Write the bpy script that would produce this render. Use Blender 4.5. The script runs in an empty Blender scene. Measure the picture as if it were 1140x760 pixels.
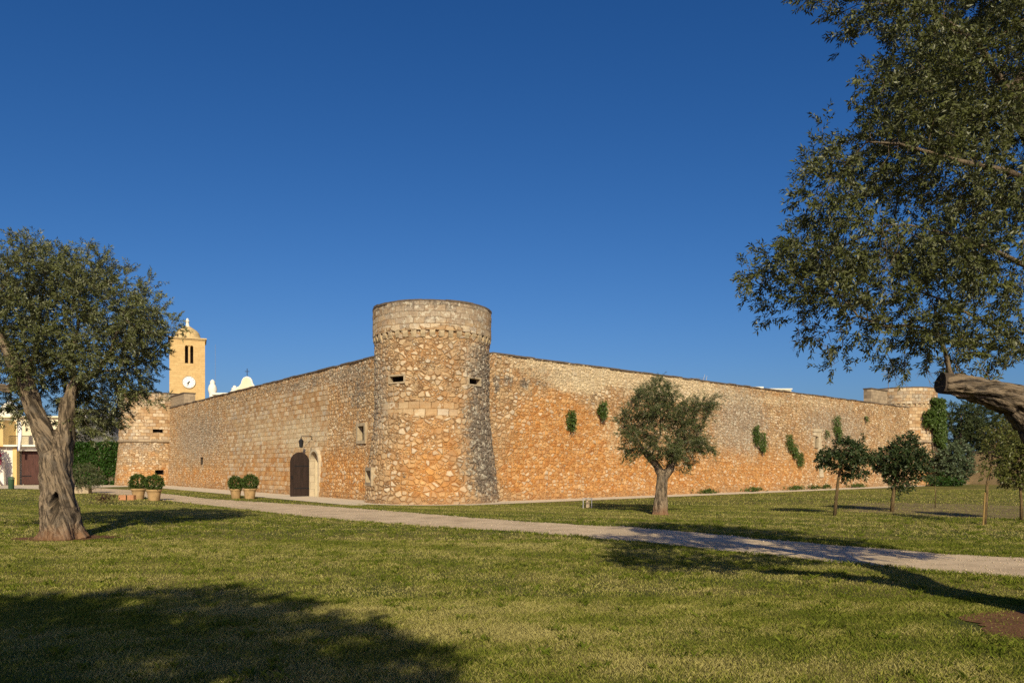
import bpy, bmesh, math, random
import numpy as np
from mathutils import Vector, noise as mnoise

# ------------------------------------------------------------------ camera, sky, sun, exposure
SC = bpy.context.scene
F_PX, CX, HZ, EYE = 837.0, 570.0, 520.0, 1.65
cam_d = bpy.data.cameras.new('camera')
cam_d.sensor_width = 36.0
cam_d.lens = 36.0 * F_PX / 1140.0
cam_d.shift_y = 140.0 / 1140.0
cam_d.clip_start = 0.1
cam_d.clip_end = 3000
cam = bpy.data.objects.new('camera', cam_d)
SC.collection.objects.link(cam)
cam.location = (0, 0, EYE)
cam.rotation_euler = (math.radians(90), 0, 0)
SC.camera = cam

SUN_EL = math.radians(31)
SX, SY = 0.125, -0.992
SUNV = Vector((SX * math.cos(SUN_EL), SY * math.cos(SUN_EL), math.sin(SUN_EL))).normalized()
world = bpy.data.worlds.new('World')
SC.world = world
world.use_nodes = True
wn, wl = world.node_tree.nodes, world.node_tree.links
wn.clear()
sky = wn.new('ShaderNodeTexSky')
sky.sky_type = 'NISHITA'
sky.sun_disc = False
sky.sun_elevation = SUN_EL
sky.sun_rotation = math.atan2(SX, SY)
sky.air_density = 1.0
sky.dust_density = 1.4
sky.ozone_density = 2.2
hsv = wn.new('ShaderNodeHueSaturation')
hsv.inputs['Saturation'].default_value = 1.0
hsv.inputs['Value'].default_value = 1.0
bg = wn.new('ShaderNodeBackground')
bg.inputs['Strength'].default_value = 0.075
wo = wn.new('ShaderNodeOutputWorld')
wl.new(sky.outputs[0], hsv.inputs['Color'])
# deeper, cleaner blue, as through dry evening air: one response curve per channel
sep = wn.new('ShaderNodeSeparateColor'); com = wn.new('ShaderNodeCombineColor')
wl.new(hsv.outputs[0], sep.inputs[0])
for ch, (k_, p_) in enumerate(((.187, 1.62), (.514, 1.173), (1.006, 1.032))):
    pw = wn.new('ShaderNodeMath'); pw.operation = 'POWER'; pw.inputs[1].default_value = p_
    mu = wn.new('ShaderNodeMath'); mu.operation = 'MULTIPLY'; mu.inputs[1].default_value = k_
    wl.new(sep.outputs[ch], pw.inputs[0]); wl.new(pw.outputs[0], mu.inputs[0]); wl.new(mu.outputs[0], com.inputs[ch])
wl.new(com.outputs[0], bg.inputs['Color'])
wl.new(bg.outputs[0], wo.inputs['Surface'])

sun_d = bpy.data.lights.new('sun', 'SUN')
sun_d.energy = 5.0
sun_d.angle = math.radians(0.55)
sun_d.color = (1.0, 0.885, 0.60)
sun = bpy.data.objects.new('sun', sun_d)
SC.collection.objects.link(sun)
sun.rotation_euler = (-SUNV).to_track_quat('-Z', 'Y').to_euler()

SC.render.engine = 'CYCLES'
SC.view_settings.view_transform = 'Standard'
SC.view_settings.look = 'None'
SC.view_settings.exposure = 0.14
SC.view_settings.gamma = 1.0
SC.cycles.use_denoising = False
SC.cycles.max_bounces = 6
SC.cycles.transparent_max_bounces = 4

rng = np.random.default_rng(7)
random.seed(7)

# ------------------------------------------------------------------ helpers
def at(px, py, Y):
    return np.array([(px - CX) / F_PX * Y, Y, EYE + (HZ - py) / F_PX * Y])

def gnd(px, py):
    Y = F_PX * EYE / (py - HZ)
    return np.array([(px - CX) / F_PX * Y, Y, 0.0])

def props(o, label=None, cat=None, group=None, kind=None):
    if label: o['label'] = label
    if cat: o['category'] = cat
    if group: o['group'] = group
    if kind: o['kind'] = kind
    return o

def empty(name, loc, label, cat, group=None):
    o = bpy.data.objects.new(name, None)
    o.empty_display_size = 0.2
    SC.collection.objects.link(o)
    o.location = loc
    return props(o, label, cat, group)

def link(name, me, parent=None):
    o = bpy.data.objects.new(name, me)
    SC.collection.objects.link(o)
    if parent is not None:
        o.parent = parent
        if parent.type == 'EMPTY' or True:
            # geometry is written in world space: cancel the parent's offset
            off = Vector((0, 0, 0))
            q = parent
            while q is not None:
                off += q.location
                q = q.parent
            o.location = -off if parent.type == 'EMPTY' else Vector((0, 0, 0))
    return o

def mesh_np(name, V, Fs, mats, uv=None, attr=None, smooth=False, midx=None):
    """V (n,3); Fs list of (m,k) index arrays; uv per vertex; attr dict of per-vertex floats."""
    if not isinstance(Fs, list): Fs = [Fs]
    me = bpy.data.meshes.new(name)
    V = np.ascontiguousarray(V, dtype=np.float32)
    me.vertices.add(len(V))
    me.vertices.foreach_set('co', V.ravel())
    loops = np.concatenate([f.ravel() for f in Fs]).astype(np.int32)
    tot = np.concatenate([np.full(len(f), f.shape[1], dtype=np.int32) for f in Fs])
    start = np.concatenate([[0], np.cumsum(tot)[:-1]]).astype(np.int32)
    me.loops.add(len(loops)); me.loops.foreach_set('vertex_index', loops)
    me.polygons.add(len(tot)); me.polygons.foreach_set('loop_start', start)
    me.polygons.foreach_set('loop_total', tot)
    if smooth:
        me.polygons.foreach_set('use_smooth', np.ones(len(tot), dtype=bool))
    if midx is not None:
        me.polygons.foreach_set('material_index', np.asarray(midx, dtype=np.int32))
    if uv is not None:
        l = me.uv_layers.new(name='UVMap')
        l.data.foreach_set('uv', np.asarray(uv, dtype=np.float32)[loops].ravel())
    for k, a in (attr or {}).items():
        a = np.asarray(a, dtype=np.float32)
        if a.ndim == 2:
            me.attributes.new(k, 'FLOAT_VECTOR', 'POINT').data.foreach_set('vector', a.ravel())
        else:
            me.attributes.new(k, 'FLOAT', 'POINT').data.foreach_set('value', a)
    for m in (mats if isinstance(mats, (list, tuple)) else [mats]):
        me.materials.append(m)
    me.update(calc_edges=True)
    me.validate()
    return me

class MB:
    """collects boxes, tubes, lathes, prisms into one mesh"""
    def __init__(s): s.v = []; s.f = []; s.n = 0
    def add(s, V, F):
        V = [tuple(map(float, p)) for p in V]
        s.v += V; s.f += [tuple(i + s.n for i in f) for f in F]; s.n += len(V); return s
    def box(s, c, d, rz=0.0, taper=1.0):
        hx, hy, hz = d[0] / 2, d[1] / 2, d[2] / 2
        cr, sr = math.cos(rz), math.sin(rz)
        V = []
        for z, t in ((-hz, 1.0), (hz, taper)):
            for x, y in ((-hx, -hy), (hx, -hy), (hx, hy), (-hx, hy)):
                x *= t; y *= t
                V.append((c[0] + x * cr - y * sr, c[1] + x * sr + y * cr, c[2] + z))
        return s.add(V, [(3, 2, 1, 0), (4, 5, 6, 7), (0, 1, 5, 4), (1, 2, 6, 5), (2, 3, 7, 6), (3, 0, 4, 7)])
    def bx(s, x0, x1, y0, y1, z0, z1):
        return s.box(((x0 + x1) / 2, (y0 + y1) / 2, (z0 + z1) / 2), (x1 - x0, y1 - y0, z1 - z0))
    def lathe(s, c, prof, n=32, cap=True):
        V = []; F = []
        for r, z in prof:
            for i in range(n):
                a = 2 * math.pi * i / n
                V.append((c[0] + r * math.cos(a), c[1] + r * math.sin(a), c[2] + z))
        for j in range(len(prof) - 1):
            for i in range(n):
                k = (i + 1) % n
                F.append((j * n + i, j * n + k, (j + 1) * n + k, (j + 1) * n + i))
        if cap:
            F.append(tuple(range(n - 1, -1, -1)))
            F.append(tuple(range((len(prof) - 1) * n, len(prof) * n)))
        return s.add(V, F)
    def tube(s, pts, rad, n=8, cap=True):
        pts = np.asarray(pts, float); m = len(pts)
        rad = np.full(m, rad) if np.isscalar(rad) else np.asarray(rad, float)
        V, F = tube_np(pts, rad, n)
        F = [tuple(f) for f in F]
        if cap:
            F.append(tuple(range(n - 1, -1, -1))); F.append(tuple(range((m - 1) * n, m * n)))
        return s.add(V, F)
    def prism(s, poly, axis_fn, d0, d1):
        """poly of 2D points, axis_fn(a,b,d)->world"""
        n = len(poly)
        V = [axis_fn(a, b, d0) for a, b in poly] + [axis_fn(a, b, d1) for a, b in poly]
        F = [tuple(range(n - 1, -1, -1)), tuple(range(n, 2 * n))]
        F += [(i, (i + 1) % n, n + (i + 1) % n, n + i) for i in range(n)]
        return s.add(V, F)
    def mesh(s, name, mat, smooth=False):
        me = bpy.data.meshes.new(name)
        me.from_pydata(s.v, [], s.f)
        bm = bmesh.new(); bm.from_mesh(me)
        bmesh.ops.recalc_face_normals(bm, faces=bm.faces[:])
        bm.to_mesh(me); bm.free()
        for m in (mat if isinstance(mat, (list, tuple)) else [mat]): me.materials.append(m)
        if smooth:
            me.polygons.foreach_set('use_smooth', np.ones(len(me.polygons), dtype=bool))
        return me
    def build(s, name, mat, parent=None, smooth=False, bevel=0.0):
        o = link(name, s.mesh(name, mat, smooth), parent)
        if bevel:
            b = o.modifiers.new('bevel', 'BEVEL'); b.width = bevel; b.segments = 2; b.limit_method = 'ANGLE'
        return o

def tube_np(pts, rad, n):
    m = len(pts)
    d = np.gradient(pts, axis=0) if m > 2 else np.repeat((pts[1] - pts[0])[None], m, 0)
    d /= np.linalg.norm(d, axis=1)[:, None] + 1e-9
    up = np.array([0, 0, 1.0]) if abs(d[0][2]) < .9 else np.array([1.0, 0, 0])
    a = np.cross(d[0], up); a /= np.linalg.norm(a) + 1e-9
    V = np.zeros((m, n, 3)); th = np.arange(n) * 2 * math.pi / n
    for i in range(m):
        a = a - d[i] * np.dot(a, d[i]); a /= np.linalg.norm(a) + 1e-9
        b = np.cross(d[i], a)
        V[i] = pts[i] + rad[i] * (np.cos(th)[:, None] * a + np.sin(th)[:, None] * b)
    j = np.arange(m - 1)[:, None] * n; i = np.arange(n)[None, :]; k = (i + 1) % n
    F = np.stack([j + i, j + k, j + n + k, j + n + i], -1).reshape(-1, 4)
    return V.reshape(-1, 3), F

def unit(a): return a / (np.linalg.norm(a, axis=-1, keepdims=True) + 1e-9)

# ------------------------------------------------------------------ node helper
class NT:
    def __init__(s, name):
        s.m = bpy.data.materials.new(name); s.m.use_nodes = True
        s.t = s.m.node_tree; s.t.nodes.clear()
        s.out = s.t.nodes.new('ShaderNodeOutputMaterial')
    def n(s, ty, **kw):
        x = s.t.nodes.new(ty)
        for k, v in kw.items(): setattr(x, k, v)
        return x
    def put(s, sock, v):
        if hasattr(v, 'links') or isinstance(v, bpy.types.NodeSocket): s.t.links.new(v, sock)
        elif isinstance(v, (tuple, list)):
            sock.default_value = tuple(v) + (1.0,) if len(v) == 3 and sock.type == 'RGBA' else tuple(v)
        else: sock.default_value = v
    def math(s, op, a, b=0.0, c=0.0, clamp=False):
        x = s.n('ShaderNodeMath', operation=op, use_clamp=clamp)
        s.put(x.inputs[0], a); s.put(x.inputs[1], b); s.put(x.inputs[2], c); return x.outputs[0]
    def add(s, a, b): return s.math('ADD', a, b)
    def sub(s, a, b): return s.math('SUBTRACT', a, b)
    def mul(s, a, b): return s.math('MULTIPLY', a, b)
    def clamp(s, a): return s.math('ADD', a, 0.0, clamp=True)
    def sm(s, x, lo, hi, a=0.0, b=1.0):
        r = s.n('ShaderNodeMapRange', interpolation_type='SMOOTHSTEP')
        s.put(r.inputs['Value'], x); s.put(r.inputs['From Min'], lo); s.put(r.inputs['From Max'], hi)
        s.put(r.inputs['To Min'], a); s.put(r.inputs['To Max'], b); return r.outputs[0]
    def mix(s, f, a, b, mode='MIX'):
        x = s.n('ShaderNodeMix', data_type='RGBA', blend_type=mode)
        s.put(x.inputs[0], f); s.put(x.inputs[6], a); s.put(x.inputs[7], b); return x.outputs[2]
    def mixf(s, f, a, b):
        x = s.n('ShaderNodeMix', data_type='FLOAT')
        s.put(x.inputs[0], f); s.put(x.inputs[2], a); s.put(x.inputs[3], b); return x.outputs[0]
    def ramp(s, f, stops, interp='LINEAR'):
        x = s.n('ShaderNodeValToRGB'); x.color_ramp.interpolation = interp
        e = x.color_ramp.elements
        while len(e) < len(stops): e.new(0.5)
        for el, (p, c) in zip(e, stops): el.position = p; el.color = tuple(c) + (1.0,)
        s.put(x.inputs[0], f); return x.outputs[0]
    def noise(s, vec, scale, detail=3.0, rough=0.55, dist=0.0):
        x = s.n('ShaderNodeTexNoise', noise_dimensions='3D')
        s.put(x.inputs['Vector'], vec); s.put(x.inputs['Scale'], scale); s.put(x.inputs['Detail'], detail)
        s.put(x.inputs['Roughness'], rough); s.put(x.inputs['Distortion'], dist); return x
    def voro(s, vec, scale, feature='F1', rnd=1.0, dim='2D'):
        x = s.n('ShaderNodeTexVoronoi', voronoi_dimensions=dim, feature=feature)
        s.put(x.inputs['Vector'], vec); s.put(x.inputs['Scale'], scale); s.put(x.inputs['Randomness'], rnd); return x
    def xyz(s, v):
        x = s.n('ShaderNodeSeparateXYZ'); s.put(x.inputs[0], v); return x.outputs
    def vec(s, x, y, z=0.0):
        c = s.n('ShaderNodeCombineXYZ'); s.put(c.inputs[0], x); s.put(c.inputs[1], y); s.put(c.inputs[2], z); return c.outputs[0]
    def vscale(s, v, sc):
        x = s.n('ShaderNodeMapping'); s.put(x.inputs[0], v); x.inputs['Scale'].default_value = sc; return x.outputs[0]
    def coord(s, kind='Object'): return s.n('ShaderNodeTexCoord').outputs[kind]
    def pos(s): return s.n('ShaderNodeNewGeometry').outputs['Position']
    def attr(s, name): return s.n('ShaderNodeAttribute', attribute_name=name).outputs['Fac']
    def bump(s, h, strength=0.5, dist=0.05):
        x = s.n('ShaderNodeBump'); s.put(x.inputs['Height'], h); x.inputs['Strength'].default_value = strength
        x.inputs['Distance'].default_value = dist; return x.outputs[0]
    def principled(s, col, rough=0.8, normal=None, spec=0.3, metal=0.0):
        p = s.n('ShaderNodeBsdfPrincipled')
        s.put(p.inputs['Base Color'], col); s.put(p.inputs['Roughness'], rough)
        s.put(p.inputs['Specular IOR Level'], spec); s.put(p.inputs['Metallic'], metal)
        if normal is not None: s.put(p.inputs['Normal'], normal)
        s.t.links.new(p.outputs[0], s.out.inputs['Surface']); return p
    def displace(s, h, scale):
        d = s.n('ShaderNodeDisplacement'); s.put(d.inputs['Height'], h)
        d.inputs['Midlevel'].default_value = 0.0; d.inputs['Scale'].default_value = scale
        s.t.links.new(d.outputs[0], s.out.inputs['Displacement'])
        s.m.displacement_method = 'BOTH'

def plain(name, col, rough=0.8, var=0.15, scale=6.0, bump=0.15, metal=0.0, spec=0.3):
    n = NT(name); p = n.pos()
    a = n.noise(p, scale, 4).outputs['Fac']
    b = n.noise(p, scale * 7, 3).outputs['Fac']
    f = n.mixf(0.4, a, b)
    c = n.mix(n.sm(f, 0.3, 0.7), tuple(x * (1 - var) for x in col), tuple(min(1, x * (1 + var)) for x in col))
    n.principled(c, rough, n.bump(f, bump, 0.02), spec, metal)
    return n.m

# ------------------------------------------------------------------ castle layout
TC = np.array([-3.82, 36.1])                      # the near corner tower
R_TOP, R_BASE = 2.70, 3.17
UR, NR = np.array([0.751, 0.660]), np.array([0.660, -0.751])
UL, NL = np.array([-0.611, 0.792]), np.array([-0.792, -0.611])
OFF_WALL = 1.68
H_R, H_L = 7.15, 7.10
S_RT, S_LT = 54.9, 46.0                            # where the far towers stand
TR, TL = TC + UR * S_RT, np.array([-33.85, 71.0])

class Frame:
    """a vertical plane: W(s, z, off) -> world; off positive towards the viewer's side"""
    def __init__(f, o, u, n): f.o, f.u, f.n = np.asarray(o, float), np.asarray(u, float), np.asarray(n, float)
    def W(f, s, z, off=0.0):
        p = f.o + f.u * s + f.n * off
        return np.array([p[0], p[1], z])
    def s_px(f, px):
        k = (px - CX) / F_PX
        return (k * f.o[1] - f.o[0]) / (f.u[0] - k * f.u[1])
    def sz(f, px, py):
        s = f.s_px(px); Y = (f.o + f.u * s)[1]
        return s, EYE + (HZ - py) * Y / F_PX
    def ppm(f, px):
        return 0.5 / abs(f.s_px(px + .5) - f.s_px(px - .5)) * 2
FR = Frame(TC + NR * OFF_WALL, UR, NR)
FL = Frame(TC + NL * OFF_WALL, UL, NL)

def tower_ang(c, r, px):
    """angle (0 facing camera, + to the right) where the ray of column px meets a circle"""
    k = (px - CX) / F_PX
    d = np.array([k, 1.0]); a = d @ d; b = -2 * (d @ c); q = c @ c - r * r
    t = (-b - math.sqrt(max(0, b * b - 4 * a * q))) / (2 * a)
    p = d * t - c
    f = -c / np.linalg.norm(c)
    right = np.array([-f[1], f[0]])
    return math.atan2(p @ right, p @ f), t

def tower_frame(c, r, ang):
    f = -c / np.linalg.norm(c); right = np.array([-f[1], f[0]])
    n = f * math.cos(ang) + right * math.sin(ang)
    return Frame(c + n * r, np.array([-n[1], n[0]]), n)

# ------------------------------------------------------------------ masonry
def masonry(name, rub=(3.0, 4.3), rnd=0.9, ash=(), brick=(0.46, 0.27), orange=(), dark=(), pale=(), grey=(),
            obase=0.0, dbase=0.0, pbase=0.0, bwob=(.10, .055), disp=0.045, seed=0.0, gap=0.10, jd=.75, bm=.016, top=None, spread=1.0):
    n = NT(name)
    uv = n.coord('UV')
    x = n.xyz(uv); u, v = x[0], x[1]
    P = n.vec(u, v, seed)
    nz = n.noise(P, 1.3, 2)
    wob = n.n('ShaderNodeVectorMath', operation='MULTIPLY_ADD')
    n.put(wob.inputs[0], n.noise(P, 2.2, 2).outputs['Color']); wob.inputs[1].default_value = (0.16, 0.13, 0); n.put(wob.inputs[2], P)
    wob2 = n.n('ShaderNodeVectorMath', operation='MULTIPLY_ADD')
    n.put(wob2.inputs[0], n.noise(P, 9.0, 2).outputs['Color']); wob2.inputs[1].default_value = (0.05, 0.05, 0); n.put(wob2.inputs[2], wob.outputs[0])
    Q = n.vscale(wob2.outputs[0], (rub[0], rub[1], 1))
    e1 = n.voro(Q, 1.0, 'DISTANCE_TO_EDGE', rnd).outputs['Distance']
    c1 = n.voro(Q, 1.0, 'F1', rnd)
    rc = n.xyz(c1.outputs['Color'])
    # a second, smaller stone size takes over in patches, so no single cell size repeats
    Q2 = n.vscale(wob2.outputs[0], (rub[0] * 1.75, rub[1] * 1.7, 1))
    e2 = n.voro(Q2, 1.0, 'DISTANCE_TO_EDGE', rnd).outputs['Distance']
    rc2 = n.xyz(n.voro(Q2, 1.0, 'F1', rnd).outputs['Color'])
    small = n.math('GREATER_THAN', n.add(rc[2], n.mul(n.sub(n.noise(P, 0.5, 2).outputs['Fac'], 0.5), 1.4)), 0.60)
    fj = n.mul(n.sub(n.noise(P, 7.0, 4, .65).outputs['Fac'], .5), .16)
    e1 = n.add(e1, fj); e2 = n.add(e2, fj)
    mk1 = n.sm(e1, gap * .25, gap * 1.25)
    mk2 = n.mul(n.sm(e2, gap * .3, gap * 1.5), n.sm(e1, gap * .25, gap * 1.0))
    mask = n.mixf(small, mk1, mk2)
    ra = n.mixf(small, rc[0], rc2[0]); rb = n.mixf(small, rc[1], rc2[1])
    if ash:
        br = n.n('ShaderNodeTexBrick'); br.offset = 0.5; br.squash = 1.0
        wv = n.n('ShaderNodeVectorMath', operation='MULTIPLY_ADD')
        n.put(wv.inputs[0], n.noise(P, 2.0, 3).outputs['Color']); wv.inputs[1].default_value = (bwob[0], bwob[1], 0); n.put(wv.inputs[2], P)
        n.put(br.inputs['Vector'], wv.outputs[0])
        br.inputs['Color1'].default_value = (0, 0, 0, 1); br.inputs['Color2'].default_value = (1, 1, 1, 1)
        br.inputs['Mortar'].default_value = (.5, .5, .5, 1)
        br.inputs['Scale'].default_value = 1.0; br.inputs['Mortar Size'].default_value = bm
        br.inputs['Mortar Smooth'].default_value = 0.6
        br.inputs['Brick Width'].default_value = brick[0]; br.inputs['Row Height'].default_value = brick[1]
        am = None
        jit = n.mul(n.sub(n.noise(P, 1.1, 3).outputs['Fac'], .5), 1.6)
        for (u0, u1, v0, v1) in ash:
            k = n.mul(n.mul(n.sm(n.add(u, jit), u0 - .2, u0 + .2), n.sm(n.add(u, jit), u1 + .2, u1 - .2)),
                      n.mul(n.sm(n.add(v, n.mul(jit, .5)), v0 - .08, v0 + .08), n.sm(n.add(v, n.mul(jit, .5)), v1 + .08, v1 - .08)))
            am = k if am is None else n.math('MAXIMUM', am, k)
        am = n.math('GREATER_THAN', am, 0.5)
        bc = n.xyz(br.outputs['Color'])
        mask = n.mixf(am, mask, n.sub(1.0, br.outputs['Fac']))
        ra = n.mixf(am, ra, n.math('FRACT', n.add(bc[0], n.mul(ra, .25))))
        rb = n.mixf(am, rb, n.math('FRACT', n.mul(bc[0], 7.31)))
    stone = n.ramp(ra, [(0, (.24, .15, .08)), (.14, (.36, .225, .115)), (.38, (.46, .31, .165)), (.60, (.53, .385, .225)),
                        (.80, (.62, .50, .34)), (.93, (.70, .60, .45)), (1.0, (.46, .34, .22))])
    f1 = n.noise(P, 14.0, 4, .65).outputs['Fac']
    f2 = n.noise(P, 46.0, 3, .6).outputs['Fac']
    stone = n.mix(n.mul(n.sm(f1, .35, .75), .55), stone, (.42, .29, .17))
    stone = n.mix(n.mul(n.sm(f2, .50, .78), .55), stone, (.22, .16, .11))
    stone = n.mix(n.mul(n.sm(rb, .72, .95), .55), stone, (.40, .36, .31))
    stone = n.mix(n.mul(n.sm(n.noise(P, .7, 4, .6).outputs['Fac'], .42, .66), .30), stone, (.30, .235, .165))
    mort = n.mix(n.sm(n.noise(P, 1.7, 4).outputs['Fac'], .38, .62), (.36, .205, .095), (.43, .305, .175))
    mort = n.mix(n.mul(n.sm(n.noise(P, 4.5, 4, .6).outputs['Fac'], .42, .62), jd), mort, (.15, .085, .042))
    mort = n.mix(n.mul(n.sm(f1, .5, .8), .5), mort, (.16, .11, .07))
    col = n.mix(mask, mort, stone)

    def field(lst, base):
        acc = base
        for (u0, v0, ru, rv, st) in lst:
            du = n.math('DIVIDE', n.sub(u, u0), ru); dv = n.math('DIVIDE', n.sub(v, v0), rv)
            g = n.math('SUBTRACT', 1.0, n.add(n.mul(du, du), n.mul(dv, dv)), clamp=True)
            acc = n.math('MULTIPLY_ADD', g, st, acc)
        return acc
    nbig = n.noise(P, 0.9, 5, .62).outputs['Fac']
    nmid = n.noise(P, 3.4, 5, .65).outputs['Fac']
    streak = n.noise(n.vscale(P, (3.2, 0.30, 1)), 1.0, 5, .62).outputs['Fac']
    # rusty earth washed over the stones
    fo = n.add(field(orange, obase), n.mul(n.sub(nbig, .5), 1.9))
    fo = n.add(fo, n.mul(n.sub(nmid, .5), .6))
    fo = n.sm(fo, -0.15, 1.25)
    och = n.ramp(n.clamp(n.add(n.mul(rb, .62), n.mul(n.sm(nmid, .3, .7), .38))), [(0, (.29, .105, .026)), (.34, (.43, .175, .040)), (.66, (.55, .275, .085)), (1.0, (.66, .40, .175))])
    col = n.mix(n.mul(fo, n.mixf(mask, .70, n.math('MULTIPLY_ADD', ra, -.80, .98))), col, och)
    # pale lime wash
    fp = n.sm(n.add(field(pale, pbase), n.mul(n.sub(nmid, .5), 1.5)), .3, .95)
    col = n.mix(n.mul(fp, .62), col, (.60, .50, .335))
    # grey brown weathering
    fg = n.sm(n.add(field(grey, 0.0), n.add(n.mul(n.sub(nmid, .5), 1.2), n.mul(n.sub(streak, .5), .8))), .25, 1.0)
    col = n.mix(n.mul(fg, .72), col, n.mix(n.sm(f1, .3, .7), (.20, .155, .115), (.36, .29, .22)))
    # black lichen, running down in streaks
    fd = n.add(field(dark, dbase), n.add(n.mul(n.sub(streak, .5), 1.5), n.add(n.mul(n.sub(n.noise(P, 6.0, 5, .7).outputs['Fac'], .5), 2.6), n.mul(n.sub(rb, .5), .55))))
    fd = n.sm(fd, .35, 1.05)
    col = n.mix(n.mul(fd, .82), col, n.mix(n.sm(f2, .4, .7), (.085, .07, .058), (.19, .155, .125)))
    # white lichen dots
    wl_ = n.mul(n.sm(n.noise(P, 6.5, 4, .65).outputs['Fac'], .53, .62), n.sm(n.add(fg, fd), .1, .8))
    col = n.mix(n.mul(wl_, .75), col, (.55, .50, .40))
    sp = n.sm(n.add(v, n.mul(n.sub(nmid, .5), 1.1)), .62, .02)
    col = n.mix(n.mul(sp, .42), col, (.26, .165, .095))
    h = n.add(n.mul(mask, n.add(.55, n.mul(rb, .75))), n.add(n.mul(n.sub(f1, .5), .40), n.mul(n.sub(f2, .5), .18)))
    h = n.add(h, n.mul(n.sub(nz.outputs['Fac'], .5), 1.1))
    n.principled(col, n.mixf(mask, .95, .85), None, 0.15)
    n.displace(h, disp)
    return n.m

def blobs_px(fr, lst):
    """stain centres read off in photo columns/rows, turned into metres on that wall"""
    o = []
    for (px, py, rx, ry, st) in lst:
        s, z = fr.sz(px, py); s1, _ = fr.sz(px + rx, py); s0, _ = fr.sz(px - rx, py)
        Y = (fr.o + fr.u * s)[1]
        o.append((s, z, abs(s1 - s0) / 2, ry * Y / F_PX, st))
    return o

def blobs_tower(c, r, lst):
    o = []
    for (px, py, rx, ry, st) in lst:
        a, t = tower_ang(c, r, px)
        o.append((a * r, EYE + (HZ - py) * t / F_PX, rx * t / F_PX / max(.35, math.cos(a)), ry * t / F_PX, st))
    return o

M = {}
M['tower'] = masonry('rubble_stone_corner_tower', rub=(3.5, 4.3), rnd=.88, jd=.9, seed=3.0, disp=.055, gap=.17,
    ash=[(-2.9, 1.3, 3.98, 4.62)], brick=(.52, .33),
    orange=blobs_tower(TC, R_TOP, [(475, 520, 50, 60, .75), (485, 540, 50, 26, .5), (470, 400, 40, 20, .2), (500, 470, 30, 40, .35)]),
    dark=blobs_tower(TC, R_TOP, [(543, 470, 20, 120, .8), (528, 495, 20, 95, .55), (536, 545, 24, 40, .35), (412, 470, 7, 70, .6), (535, 400, 20, 40, .35)]),
    grey=blobs_tower(TC, R_TOP, [(540, 490, 24, 130, .9), (420, 440, 16, 100, .8), (530, 400, 26, 40, .5), (480, 385, 70, 16, .35)]),
    pale=blobs_tower(TC, R_TOP, [(470, 420, 50, 40, .35), (440, 500, 30, 50, .3)]), obase=.02)
M['parapet'] = masonry('ashlar_stone_parapet', rub=(2.6, 3.2), rnd=.75, seed=9.0, disp=.035, gap=.08,
    ash=[(-20, 20, 7.9, 9.4)], brick=(.47, .27), bwob=(.22, .12),
    grey=blobs_tower(TC, R_TOP, [(440, 345, 50, 40, .75), (530, 345, 40, 45, .85), (485, 342, 60, 26, .7)]),
    dark=blobs_tower(TC, R_TOP, [(500, 335, 60, 14, .5), (430, 338, 30, 18, .45)]), obase=.0, dbase=.20)
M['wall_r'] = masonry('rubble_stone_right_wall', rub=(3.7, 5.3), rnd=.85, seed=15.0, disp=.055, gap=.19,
    orange=blobs_px(FR, [(615, 500, 70, 70, 1.25), (600, 540, 70, 40, .8), (660, 510, 70, 60, .85), (720, 540, 90, 40, .75),
                         (800, 530, 120, 40, .7), (900, 525, 100, 45, .55), (620, 450, 50, 30, .5), (700, 470, 40, 40, .3)]),
    dark=blobs_px(FR, [(553, 426, 6, 16, 1.2), (566, 423, 8, 7, 1.0), (584, 427, 7, 10, 1.1), (600, 428, 9, 7, .8), (830, 455, 40, 40, .35), (930, 470, 50, 30, .25)]),
    pale=blobs_px(FR, [(620, 405, 90, 26, .9), (720, 425, 90, 25, .9), (640, 430, 40, 14, .9), (800, 440, 90, 20, .8), (680, 485, 20, 50, .6), (910, 450, 60, 14, .6)]),
    grey=blobs_px(FR, [(825, 470, 45, 55, 1.0), (620, 418, 70, 22, .45), (690, 445, 40, 20, .4), (930, 478, 55, 42, .8), (760, 430, 60, 20, .4)]),
    obase=.02)
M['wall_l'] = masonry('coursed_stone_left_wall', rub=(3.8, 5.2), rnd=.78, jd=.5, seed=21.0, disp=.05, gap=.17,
    ash=[(FL.s_px(366), FL.s_px(253), 0.05, 6.2)], brick=(.46, .285), bwob=(.13, .07), bm=.028,
    orange=blobs_px(FL, [(300, 530, 120, 30, .55), (390, 530, 60, 40, .65), (215, 535, 40, 20, .45), (330, 480, 60, 60, .35)]),
    dark=blobs_px(FL, [(340, 424, 60, 14, .55), (400, 425, 24, 40, .6), (400, 470, 14, 60, .35), (225, 470, 40, 40, .45), (270, 440, 40, 10, .5)]),
    pale=blobs_px(FL, [(300, 480, 65, 40, .62), (350, 490, 45, 40, .5)]),
    grey=blobs_px(FL, [(222, 485, 40, 45, .85), (300, 440, 70, 12, .45), (395, 428, 35, 34, .65), (350, 422, 60, 14, .5), (410, 500, 10, 70, .4)]),
    obase=.16)
def far_spec(c):
    return dict(orange=[(0, .6, 9, 1.6, .7)], grey=[(-1.5, 5.5, 3, 3, .5), (1.5, 8, 4, 1.3, .6), (0, 3.4, 6, .6, .5)], dark=[(0, 3.7, 9, .35, .5), (1, 8.2, 5, .8, .4)])
M['tower_far'] = masonry('weathered_stone_far_tower', rub=(3.6, 5.0), rnd=.75, seed=33.0, disp=.045, gap=.10, obase=.1,
    ash=[(-20, 20, 4.2, 9.2)], brick=(.5, .3), **far_spec(None))

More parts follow.
